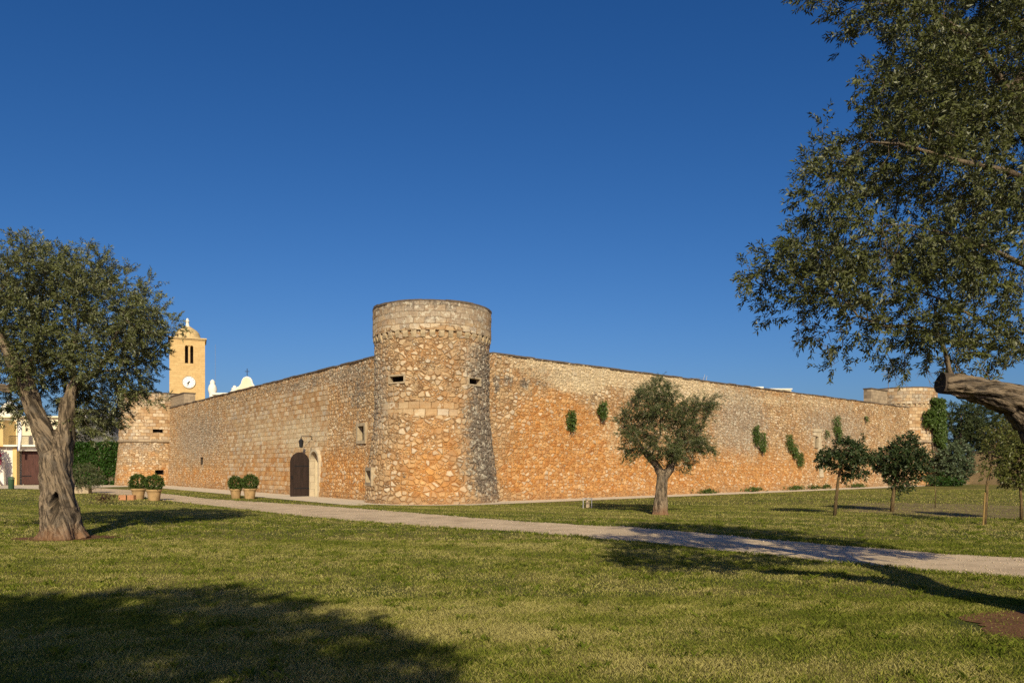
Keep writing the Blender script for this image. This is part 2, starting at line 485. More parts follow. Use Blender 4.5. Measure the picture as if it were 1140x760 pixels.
def ashlar_simple(name, c1, c2, brick=(.6, .3), bump=.4):
    n = NT(name); P = n.pos()
    x = n.xyz(P)
    w = n.add(n.mul(x[0], .8), n.mul(x[1], .6))
    V = n.vec(w, x[2], 0)
    b = n.n('ShaderNodeTexBrick'); n.put(b.inputs['Vector'], V); b.inputs['Scale'].default_value = 1
    b.inputs['Color1'].default_value = c1 + (1,); b.inputs['Color2'].default_value = c2 + (1,)
    b.inputs['Mortar'].default_value = tuple(.75 * k for k in c1) + (1,)
    b.inputs['Mortar Size'].default_value = .01; b.inputs['Brick Width'].default_value = brick[0]; b.inputs['Row Height'].default_value = brick[1]
    f = n.noise(P, 3.0, 5).outputs['Fac']; g = n.noise(P, 20, 4).outputs['Fac']
    col = n.mix(n.mul(n.sm(f, .4, .75), .35), b.outputs['Color'], tuple(.6 * k for k in c1))
    col = n.mix(n.mul(n.sm(g, .5, .8), .3), col, tuple(.55 * k for k in c2))
    n.principled(col, .88, n.bump(n.add(n.mul(n.sub(1.0, b.outputs['Fac']), .6), g), bump, .02), .2)
    return n.m
M['block'] = ashlar_simple('grey_weathered_blocks', (.27, .205, .14), (.40, .31, .21), (.5, .28))
M['dressed'] = ashlar_simple('dressed_pale_stone', (.47, .38, .26), (.54, .45, .32), (.5, .4))
M['frame_stone'] = plain('grey_frame_stone', (.38, .30, .20), .9, .25, 5, .4)
M['corbel'] = plain('pale_corbel_stone', (.40, .31, .195), .9, .4, 3, .6)
M['coping'] = plain('dark_coping_stone', (.115, .088, .065), .95, .35, 5, .4)
M['void'] = plain('dark_embrasure', (.05, .038, .028), .95, .2, 6, .3)
M['belfry'] = ashlar_simple('tower_sandstone', (.55, .37, .165), (.62, .435, .205), (.8, .35), .3)
M['dome'] = plain('dome_sandstone', (.55, .40, .20), .9, .22, 2.5, .3)
M['white'] = plain('white_plaster', (.72, .69, .62), .9, .08, 1.5, .1)
M['cream'] = plain('cream_plaster', (.70, .62, .45), .9, .08, 1.5, .1)
M['yellow'] = plain('yellow_plaster', (.62, .45, .20), .9, .1, 1.5, .1)
M['greyplaster'] = plain('grey_plaster', (.30, .29, .30), .9, .12, 1.5, .1)
M['clock'] = plain('white_clock_enamel', (.80, .80, .78), .4, .03, 2, .02)
M['iron'] = plain('black_iron', (.03, .03, .035), .5, .2, 8, .2, .6)
M['door'] = None
M['metal'] = plain('grey_metal', (.35, .36, .38), .4, .1, 8, .1, .8)

def wood_planks(name, col, pitch=.12):
    n = NT(name); P = n.pos(); x = n.xyz(P)
    w = n.add(n.mul(x[0], .75), n.mul(x[1], .66))
    k = n.math('FRACT', n.math('DIVIDE', w, pitch))
    g = n.mul(n.sm(k, 0, .08), n.sm(k, 1.0, .92))
    f = n.noise(n.vscale(P, (9, 9, 1.2)), 1.0, 4).outputs['Fac']
    c = n.mix(n.sm(f, .3, .7), tuple(.75 * t for t in col), tuple(1.25 * t for t in col))
    n.principled(c, .6, n.bump(n.add(g, n.mul(f, .3)), .6, .012), .3)
    return n.m
M['door'] = wood_planks('dark_brown_planks', (.026, .015, .012), .10)
M['garage'] = wood_planks('red_brown_planks', (.070, .030, .024), .2)

# curtain walls -------------------------------------------------------------
def steps(a, b, d0, d1, extra):
    """u positions from a to b, spacing growing from d0 to d1, with extra lines inserted"""
    p = [a]
    while p[-1] < b:
        t = (p[-1] - a) / (b - a); p.append(p[-1] + d0 + (d1 - d0) * t)
    p = np.array(p)
    for e in extra: p[np.argmin(abs(p - e))] = e
    return p

def inside_open(s, z, op):
    s0, s1, z0, z1, arch = op
    m = (s > s0) & (s < s1) & (z > z0) & (z < z1)
    if arch:
        r = (s1 - s0) / 2; zc = z1 - r; cx = (s0 + s1) / 2
        m &= (z < zc) | ((s - cx) ** 2 + (z - zc) ** 2 < r * r)
    return m

def wall_face(name, fr, s0, s1, H, mat, parent, openings, d0, d1, bat=.30, zb=4.2, dz=.055, flip=False):
    us = steps(s0, s1, d0, d1, [o[0] for o in openings] + [o[1] for o in openings])
    zs = np.linspace(0, H, int(H / dz) + 1)
    for o in openings:
        for e in (o[2], o[3]):
            if 0 < e < H: zs[np.argmin(abs(zs - e))] = e
    U, Z = np.meshgrid(us, zs)
    off = bat * np.clip((zb - Z) / zb, 0, 1)
    X = fr.o[0] + fr.u[0] * U + fr.n[0] * off; Y = fr.o[1] + fr.u[1] * U + fr.n[1] * off
    V = np.stack([X, Y, Z], -1).reshape(-1, 3)
    nu, nz = len(us), len(zs)
    j = np.arange(nz - 1)[:, None] * nu; i = np.arange(nu - 1)[None, :]
    F = np.stack([j + i, j + i + 1, j + nu + i + 1, j + nu + i], -1).reshape(-1, 4)
    cu = (U[:-1, :-1] + U[1:, 1:]) / 2; cz = (Z[:-1, :-1] + Z[1:, 1:]) / 2
    keep = np.ones(cu.shape, bool)
    for o in openings: keep &= ~inside_open(cu, cz, o)
    F = F[keep.ravel()]
    if flip: F = F[:, ::-1]
    me = mesh_np(name, V, F, mat, uv=np.stack([U.ravel(), Z.ravel()], -1), smooth=True)
    return link(name, me, parent)

def off_at(z, bat=.30, zb=4.2): return bat * max(0.0, (zb - z) / zb)

def ring_pts(s0, s1, z0, z1, arch, n=12):
    if not arch: return [(s0, z0), (s1, z0), (s1, z1), (s0, z1)]
    r = (s1 - s0) / 2; zc = z1 - r; cx = (s0 + s1) / 2
    return [(s0, z0), (s1, z0)] + [(cx + r * math.cos(t), zc + r * math.sin(t)) for t in np.linspace(0, math.pi, n)]

def surround(fr, op, w, off0, off1, mat, parent, name='frame', sill=True):
    s0, s1, z0, z1, arch = op
    inn = ring_pts(s0, s1, z0, z1, arch)
    out = ring_pts(s0 - w, s1 + w, z0 - (w if sill else 0), z1 + w, arch)
    n = len(inn); V = []
    for d in (off0, off1):
        V += [fr.W(a, b, d) for a, b in inn] + [fr.W(a, b, d) for a, b in out]
    F = []
    for i in range(n):
        k = (i + 1) % n
        if not sill and i == 0: continue
        F.append((2 * n + i, 2 * n + k, 3 * n + k, 3 * n + i))
        F.append((n + i, n + k, 3 * n + k, 3 * n + i))
        F.append((i, k, 2 * n + k, 2 * n + i))
    return MB().add(V, F).build(name, mat, parent)

def recess(fr, op, off0, depth, mat, parent, name='embrasure', back=True, mat_back=None):
    p = ring_pts(*op); n = len(p)
    V = [fr.W(a, b, off0) for a, b in p] + [fr.W(a, b, off0 - depth) for a, b in p]
    F = [(i, (i + 1) % n, n + (i + 1) % n, n + i) for i in range(n)]
    if back: F.append(tuple(range(n, 2 * n)))
    return MB().add(V, F).build(name, mat, parent)

def coping(fr, s0, s1, z, parent, thick=.06, proud=.07, depth=1.3):
    mb = MB(); s = s0
    while s < s1 - .05:                       # cap slabs of uneven length, each a little out of line
        e = min(s1, s + random.uniform(.5, 1.1)); dz = random.uniform(-.022, .022); dp = random.uniform(-.025, .025)
        P = [fr.W(a, zz, d) for zz in (z - .02 + dz, z + thick + dz) for (a, d) in ((s + .006, proud + dp), (e - .006, proud + dp), (e - .006, -depth), (s + .006, -depth))]
        mb.add(P, [(3, 2, 1, 0), (4, 5, 6, 7), (0, 1, 5, 4), (1, 2, 6, 5), (2, 3, 7, 6), (3, 0, 4, 7)])
        s = e
    return mb.build('coping', M['coping'], parent)

def wall_back(fr, s0, s1, H, parent):
    P = [fr.W(a, z, d) for z in (0, H) for (a, d) in ((s0, -.12), (s1, -.12), (s1, -1.25), (s0, -1.25))]
    return P

# right curtain wall
wr = empty('curtain_wall', FR.W(25, 0, 0), 'long sunlit castle wall stained orange, right of the big corner tower, with green plants hanging on it', 'wall')
sN0, zN0 = FR.sz(905.5, 515); sN1, zN1 = FR.sz(913.5, 467.5)
sS0, zS0 = FR.sz(904.8, 498); sS1, zS1 = FR.sz(907.6, 486)
niche = (min(sS0, sS1), max(sS0, sS1) + .1, zS0, zS1, True)
wall_face('wall_face', FR, -.4, S_RT - .5, H_R, M['wall_r'], wr, [niche], .05, .085)
coping(FR, -.2, S_RT - 1.5, H_R, wr)
MB().add(*(lambda a, b: ([FR.W(s, z, -1.25) for s in (a, b) for z in (0, H_R)], [(0, 1, 3, 2)]))(-1.0, S_RT)).build('inner_face', M['block'], wr)
recess(FR, niche, off_at(2.5) - .1, .9, M['void'], wr, 'window_slit')
o_n = surround(FR, (niche[0], niche[1], niche[2], niche[3], False), .02, off_at(2.5) - .1, off_at(2.5) + .10, M['dressed'], wr, 'window_frame')
# the tall pale bricked-up strip the slit sits in
mb = MB()
a0, a1 = niche[1] + .03, niche[1] + .60
mb.prism([(a0, .9), (a1, .9), (a1, 4.35), (a0, 4.35)], lambda a, b, d: FR.W(a, b, d + off_at(b)), -.15, .095)
mb.prism([(niche[0] - .02, niche[3] + .1), (a0 - .003, niche[3] + .1), (a0 - .003, 4.35), (niche[0] - .02, 4.35)], lambda a, b, d: FR.W(a, b, d + off_at(b)), -.15, .088)
mb.prism([(niche[0] - .1, 4.353), (a1 + .1, 4.353), (a1 + .1, 4.6), (niche[0] - .1, 4.6)], lambda a, b, d: FR.W(a, b, d + off_at(b)), -.15, .14)
mb.build('dressed_strip', M['dressed'], wr)

# left curtain wall
wl_o = empty('curtain_wall', FL.W(20, 0, 0), 'castle wall left of the big corner tower, coursed blocks with an arched doorway', 'wall')
s_dn, s_df = FL.s_px(360.2), FL.s_px(351.0)
door_op = (s_dn, s_df, 0.0, 2.55, True)
w1 = FL.sz(408.5, 490); w0 = FL.sz(401.5, 474.5)
win_op = (w1[0], w0[0], w1[1], w0[1], False)
l0 = FL.sz(228.5, 517); l1 = FL.sz(226.3, 509)
slit_op = (l0[0], l1[0], l0[1], l1[1], False)
wall_face('wall_face', FL, -.4, S_LT - .5, H_L, M['wall_l'], wl_o, [door_op, win_op, slit_op], .05, .08, flip=True)
coping(FL, -.2, S_LT - 1.5, H_L, wl_o)
MB().add([FL.W(s, z, -1.6) for s in (-1.0, S_LT) for z in (0, H_L)], [(0, 1, 3, 2)]).build('inner_face', M['block'], wl_o)
recess(FL, win_op, -.1, .7, M['void'], wl_o, 'window_recess')
surround(FL, win_op, .16, -.1, off_at(2.6) + .07, M['frame_stone'], wl_o, 'window_frame')
recess(FL, slit_op, .2, .6, M['void'], wl_o, 'loophole')
recess(FL, door_op, 0.0, 1.6, plain('pale_doorway_stone', (.58, .48, .33), .9, .12, 3, .2), wl_o, 'doorway')
surround(FL, door_op, .13, 0.0, off_at(0) + .05, M['dressed'], wl_o, 'door_frame', sill=False)
# the open door leaf: hinged on the far jamb and swung straight out
lw = s_df - s_dn - .04
def LEAF(a, b, d):      # a runs outwards from the hinge, d across the leaf's thickness
    return FL.W(s_df + .03 + d, b, .34 + a)
pts = [(0, .03), (lw, .03)] + [(lw / 2 + lw / 2 * math.cos(t), 2.50 - lw / 2 + lw / 2 * math.sin(t)) for t in np.linspace(0, math.pi, 16)]
leaf = MB().prism(pts, LEAF, 0, .07).build('door_leaf', M['door'], wl_o)
hg = MB()
for z in (.45, 1.7):
    hg.prism([(0.0, z), (lw * .8, z), (lw * .8, z + .05), (0.0, z + .05)], LEAF, -.012, -.001)
hg.build('hinge', M['iron'], leaf)
MB().prism([(lw - .1, 1.02), (lw - .05, 1.02), (lw - .05, 1.18), (lw - .1, 1.18)], LEAF, -.05, -.001).build('handle', M['iron'], leaf)

# towers ---------------------------------------------------------------------
def tower(name, label, c, rt, rb, zb, z_cor, z_top, mats, dang, dz, slits, string=False, frames=True, shade=None):
    t = empty(name, (c[0], c[1], 0), label, 'tower')
    f = -c / np.linalg.norm(c); right = np.array([-f[1], f[0]])
    ops = []
    for (px, py0, py1, px1, fw) in slits:      # openings read off in the photo, on the tower's skin
        aL, tt = tower_ang(c, rt + .1, px); aR, _ = tower_ang(c, rt + .1, px1)
        z1 = EYE + (HZ - py0) * tt / F_PX; z0 = EYE + (HZ - py1) * tt / F_PX
        ops.append((aL * rt, aR * rt, z0, z1, fw))
    nA = int(2 * math.pi * rt / dang); angs = np.linspace(-math.pi, math.pi, nA + 1)
    zs = np.linspace(0, z_cor + .25, int((z_cor + .25) / dz) + 1)
    for o in ops:
        for e in (o[0], o[1]): angs[np.argmin(abs(angs * rt - e))] = e / rt
        for e in (o[2], o[3]): zs[np.argmin(abs(zs - e))] = e
    A, Z = np.meshgrid(angs, zs)
    r = rt + (rb - rt) * np.clip((zb - Z) / zb, 0, 1)
    dx = f[0] * np.cos(A) + right[0] * np.sin(A); dy = f[1] * np.cos(A) + right[1] * np.sin(A)
    V = np.stack([c[0] + r * dx, c[1] + r * dy, Z], -1).reshape(-1, 3)
    na, nz = len(angs), len(zs)
    j = np.arange(nz - 1)[:, None] * na; i = np.arange(na - 1)[None, :]
    F = np.stack([j + i, j + i + 1, j + na + i + 1, j + na + i], -1).reshape(-1, 4)
    cu = (A[:-1, :-1] + A[1:, 1:]) / 2 * rt; cz = (Z[:-1, :-1] + Z[1:, 1:]) / 2
    keep = np.ones(cu.shape, bool)
    for o in ops: keep &= ~inside_open(cu, cz, (o[0], o[1], o[2], o[3], False))
    me = mesh_np('tower_body', V, F[keep.ravel()], mats[0], uv=np.stack([(A * rt).ravel(), Z.ravel()], -1), smooth=True)
    link('tower_body', me, t)
    # parapet: a ring wall with its own skin, inner face and wall walk
    rp = rt + .09
    zs2 = np.linspace(z_cor + .25, z_top, int((z_top - z_cor - .25) / dz) + 1)
    A2, Z2 = np.meshgrid(angs, zs2)
    dx = f[0] * np.cos(A2) + right[0] * np.sin(A2); dy = f[1] * np.cos(A2) + right[1] * np.sin(A2)
    V = np.stack([c[0] + rp * dx, c[1] + rp * dy, Z2], -1).reshape(-1, 3)
    nz2 = len(zs2)
    j = np.arange(nz2 - 1)[:, None] * na
    F = np.stack([j + i, j + i + 1, j + na + i + 1, j + na + i], -1).reshape(-1, 4)
    me = mesh_np('parapet', V, F, mats[1], uv=np.stack([(A2 * rp).ravel(), Z2.ravel()], -1), smooth=True)
    pa = link('parapet', me, t)
    MB().lathe((c[0], c[1], 0), [(rp - .55, z_top), (rp - .55, z_top - .9), (.01, z_top - .9)], 64, False).build('wall_walk', M['block'], t)
    MB().lathe((c[0], c[1], 0), [(rt - .2, z_cor + .253), (rp - .012, z_cor + .253)], 96, False).build('soffit', M['corbel'], t)
    # cap slabs round the rim
    mb = MB(); a = 0.0
    while a < 2 * math.pi - .02:
        e = min(2 * math.pi, a + random.uniform(.16, .34)); dzz = random.uniform(-.018, .018); pr = random.uniform(.02, .07)
        q = []
        for zz in (z_top - .01 + dzz, z_top + .085 + dzz):
            for (rr, aa) in ((rp + pr, a + .002), (rp + pr, (a + e) / 2), (rp + pr, e - .002), (rp - .57, e - .002), (rp - .57, (a + e) / 2), (rp - .57, a + .002)):
                q.append((c[0] + rr * math.cos(aa), c[1] + rr * math.sin(aa), zz))
        mb.add(q, [(5, 4, 3, 2, 1, 0), (6, 7, 8, 9, 10, 11)] + [(k, (k + 1) % 6, 6 + (k + 1) % 6, 6 + k) for k in range(6)])
        a = e
    mb.build('coping', M['coping'], t)
    # corbels: tapering blocks under the parapet, those on the side one can see
    nc = 42
    for k in range(nc):
        aa = 2 * math.pi * k / nc
        if abs(math.atan2(math.sin(aa), math.cos(aa))) > 1.9: continue
        n = f * math.cos(aa) + right * math.sin(aa); tg = np.array([-n[1], n[0]])
        w = .115 + random.uniform(-.012, .012)
        fr = Frame(c, tg, n); zt = z_cor + .247; d0 = rt - .12; jj = random.uniform(-.03, .03)
        P = []
        for (d, z) in ((d0, zt), (rp + .02, zt), (rp + .015, zt - .13 + jj), (rt + .05, zt - .29 + jj), (d0, zt - .30 + jj)):
            P += [fr.W(-w, z, d), fr.W(w, z, d)]
        Fc = [(0, 2, 4, 6, 8), (9, 7, 5, 3, 1), (0, 1, 3, 2), (2, 3, 5, 4), (4, 5, 7, 6), (6, 7, 9, 8), (8, 9, 1, 0)]
        MB().add(P, Fc).build('corbel', M['corbel'], t, bevel=.012)
    if string:
        MB().lathe((c[0], c[1], 0), [(rt - .1, zb - .02), (rt + .10, zb + .02), (rt + .16, zb + .10), (rt + .16, zb + .18), (rt + .10, zb + .26), (rt - .1, zb + .30)], 96, False).build('string_course', M['block'], t, smooth=True)
    for o in ops:
        am = (o[0] + o[1]) / 2 / rt; zm = (o[2] + o[3]) / 2
        rr = rt + (rb - rt) * max(0, (zb - zm) / zb)
        fr = tower_frame(c, rr, am); hw = (o[1] - o[0]) / 2
        op = (-hw, hw, o[2], o[3], False)
        g = recess(fr, op, -.2 if o[4] else .04, .8, M['void'], t, 'gun_slit')
        if o[4]:
            lean = (rb - rt) * (o[3] - o[2]) / 2 / zb if zm < zb else 0
            surround(fr, op, o[4], -.2, .045 + lean, M['frame_stone'], t, 'slit_frame')
    return t

tower('round_tower', 'big round stone tower in the middle, at the near corner of the castle', TC, R_TOP, R_BASE, 4.1, 7.5, 9.02,
      (M['tower'], M['parapet']), .055, .055,
      [(433, 419.0, 425.5, 449, .07), (523, 420.5, 426.8, 535.5, .07), (415.2, 523.5, 536.5, 421.0, .15)])
tower('round_tower', 'distant round tower at the left end of the castle, in front of the clock tower', TL, 2.88, 3.25, 3.9, 7.05, 8.40,
      (M['tower_far'], M['tower_far']), .085, .085, [(170, 477.5, 481, 182, 0), (172.5, 523, 528, 181.5, 0)], string=True)
tower('round_tower', 'distant round tower at the right end of the castle, partly grown over with ivy', TR, 2.95, 3.4, 3.9, 7.3, 9.0,
      (M['tower_far'], M['tower_far']), .085, .085, [(990, 470.5, 474.5, 1000, 0)], string=True)

# square blocks that tie the far towers to their walls
def gorge(fr, s0, s1, z0, z1, label, off, dp):
    t = empty('wall_turret', fr.W((s0 + s1) / 2, z0, -1), label, 'turret')
    P = [fr.W(a, z, d) for z in (z0, z1) for (a, d) in ((s0, off), (s1, off), (s1, -dp), (s0, -dp))]
    MB().add(P, [(3, 2, 1, 0), (4, 5, 6, 7), (0, 1, 5, 4), (1, 2, 6, 5), (2, 3, 7, 6), (3, 0, 4, 7)]).build('wall', M['block'], t)
    P = [fr.W(a, z, d) for z in (z1 + .003, z1 + .09) for (a, d) in ((s0 - .05, off + .06), (s1 + .05, off + .06), (s1 + .05, -dp - .05), (s0 - .05, -dp - .05))]
    MB().add(P, [(3, 2, 1, 0), (4, 5, 6, 7), (0, 1, 5, 4), (1, 2, 6, 5), (2, 3, 7, 6), (3, 0, 4, 7)]).build('coping', M['coping'], t)
gorge(FL, FL.s_px(204), FL.s_px(184), H_L - .3, 8.1, 'dark square turret joined to the left end tower, below the clock', -.05, 1.0)
gorge(FR, FR.s_px(970), FR.s_px(988), H_R - .3, 8.35, 'square masonry block beside the right end tower, rising above the wall', -.02, .65)

# ------------------------------------------------------------------ ground, path, paving
def lawn_mat():
    n = NT('mown_lawn'); P = n.pos(); x = n.xyz(P)
    big = n.noise(P, .22, 4, .6).outputs['Fac']
    mid = n.noise(n.vscale(P, (1, 1, 1)), 1.3, 5, .65).outputs['Fac']
    fine = n.noise(P, 26, 4, .7).outputs['Fac']
    fine2 = n.noise(P, 90, 3, .7).outputs['Fac']
    # mowing bands run along the path, slightly crooked
    w = n.add(n.add(n.mul(x[0], .45), n.mul(x[1], .89)), n.mul(n.noise(P, .12, 2).outputs['Fac'], 3.0))
    band = n.math('SINE', n.mul(w, 3.3))
    f = n.add(n.add(n.mul(big, .9), n.mul(mid, .75)), n.mul(band, .045))
    f = n.sm(f, .62, 1.02)
    col = n.mix(f, (.075, .088, .020), (.23, .185, .058))
    col = n.mix(n.mul(n.sm(fine, .45, .75), .55), col, (.135, .142, .036))
    col = n.mix(n.mul(n.sm(fine2, .5, .75), .6), col, (.045, .045, .016))
    n.principled(col, .95, n.bump(n.add(fine, n.mul(fine2, .7)), .9, .04), .1)
    return n.m
def gravel_mat(name, c1, c2, sc=60):
    n = NT(name); P = n.pos()
    v = n.voro(P, sc, 'F1', 1.0, '3D'); k = n.xyz(v.outputs['Color'])[0]
    big = n.noise(P, .8, 4).outputs['Fac']; mid = n.noise(P, 5, 4).outputs['Fac']
    col = n.mix(k, c1, c2)
    col = n.mix(n.mul(n.sm(big, .4, .7), .5), col, tuple(.62 * a for a in c1))
    col = n.mix(n.mul(n.sm(mid, .55, .8), .35), col, tuple(.6 * a for a in c1))
    t_ = n.noise(P, 1.7, 5, .65).outputs['Fac']
    col = n.mix(n.mul(n.sm(t_, .46, .68), .45), col, tuple(.55 * a for a in c1))
    n.principled(col, .95, n.bump(n.add(n.mul(v.outputs['Distance'], -.8), n.mul(mid, .8)), .35, .02), .1)
    return n.m
M['lawn'] = lawn_mat()
M['gravel'] = gravel_mat('pale_gravel', (.49, .365, .24), (.63, .495, .35))
M['paving'] = plain('pale_wall_paving', (.55, .46, .35), .95, .14, 2.2, .25)
M['soil'] = gravel_mat('red_soil', (.10, .048, .024), (.19, .10, .05), 45)
M['tilled'] = gravel_mat('dry_dark_soil', (.15, .11, .055), (.25, .19, .10), 25)

xs = np.linspace(-400, 400, 41); ys = np.linspace(-60, 700, 39)
X, Yg = np.meshgrid(xs, ys); V = np.stack([X, Yg, 0 * X], -1).reshape(-1, 3)
j = np.arange(38)[:, None] * 41; i = np.arange(40)[None]
F = np.stack([j + i, j + i + 1, j + 41 + i + 1, j + 41 + i], -1).reshape(-1, 4)
props(link('lawn', mesh_np('lawn', V, F, M['lawn'])), kind='structure')

PU = [(60, 540.5), (110, 543), (150, 545.5), (230, 555), (285, 558.5), (350, 562.5), (400, 566), (480, 572.5), (570, 579.5), (640, 583.5), (710, 587), (790, 594), (870, 602), (960, 609), (1045, 615.5), (1140, 621), (1300, 632), (1600, 650)]
PL = [(20, 543.5), (75, 546), (150, 552.5), (230, 562), (300, 570), (345, 575), (400, 580), (480, 586), (570, 591), (620, 595), (670, 599.5), (750, 607), (830, 615.5), (920, 625), (1020, 634), (1140, 643), (1300, 662), (1600, 690)]
GU = np.array([gnd(*p)[:2] for p in PU]); GL = np.array([gnd(*p)[:2] for p in PL])
def resamp(G, n):
    d = np.concatenate([[0], np.cumsum(np.linalg.norm(np.diff(G, axis=0), axis=1))]); t = np.linspace(0, d[-1], n)
    return np.stack([np.interp(t, d, G[:, k]) for k in (0, 1)], -1)
NP_ = 900
gu, gl = resamp(GU, NP_), resamp(GL, NP_)
def wig(n, amp, f, seed):
    return np.array([mnoise.fractal(Vector((k * f, seed, 0)), 1.0, 2.0, 4) for k in range(n)]) * amp
crossd = unit(gu - gl)
gu = gu + crossd * wig(NP_, .24, .13, 3.3)[:, None]; gl = gl + crossd * wig(NP_, .24, .13, 8.1)[:, None]
rows = [gl + (gu - gl) * t for t in np.linspace(0, 1, 6)]
V = np.concatenate([np.concatenate([r, np.full((NP_, 1), .006)], 1) for r in rows])
j = np.arange(5)[:, None] * NP_; i = np.arange(NP_ - 1)[None]
F = np.stack([j + i, j + i + 1, j + NP_ + i + 1, j + NP_ + i], -1).reshape(-1, 4)
props(link('gravel_path', mesh_np('gravel_path', V, F, M['gravel'])), kind='structure')

def strip(name, inner, outer, z, mat, amp=.05):
    n = len(inner); o = outer + unit(outer - inner) * wig(n, amp, .15, 2.2)[:, None]
    V = np.concatenate([np.c_[inner, np.full(n, z)], np.c_[o, np.full(n, z)]])
    i = np.arange(n - 1); F = np.stack([i, i + 1, n + i + 1, n + i], -1)
    return props(link(name, mesh_np(name, V, F, mat)), kind='structure')
ss = np.linspace(-1, S_RT + 8, 260)
strip('pavement', np.array([FR.W(s, 0, 0)[:2] for s in ss]), np.array([FR.W(s, 0, 2.3)[:2] for s in ss]), .012, M['paving'])
ss = np.linspace(-1, S_LT + 14, 260)
strip('pavement', np.array([FL.W(s, 0, 0)[:2] for s in ss]), np.array([FL.W(s, 0, 3.0)[:2] for s in ss]), .012, M['paving'])
aa = np.linspace(-1.9, 1.9, 120); f0 = -TC / np.linalg.norm(TC); r0 = np.array([-f0[1], f0[0]])
dirs = np.array([f0 * math.cos(a) + r0 * math.sin(a) for a in aa])
strip('pavement', TC + dirs * 2.9, TC + dirs * 3.75, .017, M['paving'], .03)
# forecourt in front of the houses on the left
strip('pavement', np.array([[-62, 69.9], [-30, 69.9]] ), np.array([[-62, 58], [-36, 58]]), .008, M['paving'], 0)

def patch(name, c, rx, ry, mat, z=.010, rot=0.0, seed=1.0, n=80):
    V = [(c[0], c[1], z)]
    for k in range(n):
        a = 2 * math.pi * k / n
        q = 1 + .30 * mnoise.fractal(Vector((math.cos(a) * 1.3, math.sin(a) * 1.3, seed)), 1, 2, 4)
        x, y = rx * q * math.cos(a), ry * q * math.sin(a)
        V.append((c[0] + x * math.cos(rot) - y * math.sin(rot), c[1] + x * math.sin(rot) + y * math.cos(rot), z))
    F = np.array([(0, 1 + k, 1 + (k + 1) % n) for k in range(n)])
    return props(link(name, mesh_np(name, np.array(V), F, mat)), kind='structure')
SOIL = [(gnd(72, 599)[:2], 1.05, .75), (gnd(1235, 698)[:2] , 1.6, .85)]
patch('soil', SOIL[0][0], 1.05, .75, M['soil'], seed=2.0)
patch('soil', SOIL[1][0], 1.6, .85, M['soil'], seed=5.0)
TIL = gnd(1130, 568)[:2]
patch('tilled_soil', TIL, 7.0, 5.0, M['tilled'], .006, seed=9.0)

# ------------------------------------------------------------------ grass blades
def path_side(x, y):
    """signed: >0 inside the gravel path (metres)"""
    d = np.full(len(x), -9.0)
    cu, cl = gu[::6], gl[::6]
    m = (cu + cl) / 2; w = np.linalg.norm(cu - cl, axis=1) / 2
    P = np.stack([x, y], -1)
    for a in range(0, len(P), 40000):
        q = P[a:a + 40000]
        dd = np.linalg.norm(q[:, None] - m[None], axis=2)
        # distance to the centreline against half the width measured square to it
        tdir = unit(np.gradient(m, axis=0)); nrm = np.stack([-tdir[:, 1], tdir[:, 0]], -1)
        k = dd.argmin(1)
        hw = np.abs(np.einsum('ij,ij->i', (cu - cl)[k], nrm[k])) / 2
        perp = np.abs(np.einsum('ij,ij->i', q - m[k], nrm[k]))
        d[a:a + 40000] = hw - perp
    return d

def fnoise(x, y, s, seed):
    """cheap smooth noise: a sum of random sine waves"""
    r = np.random.default_rng(seed); o = np.zeros_like(x)
    for k in range(14):
        a = r.uniform(0, 2 * math.pi); fq = s * r.uniform(.5, 2.2); ph = r.uniform(0, 7)
        o += np.sin((x * math.cos(a) + y * math.sin(a)) * fq + ph) / (1 + .3 * k)
    return o / 3.0

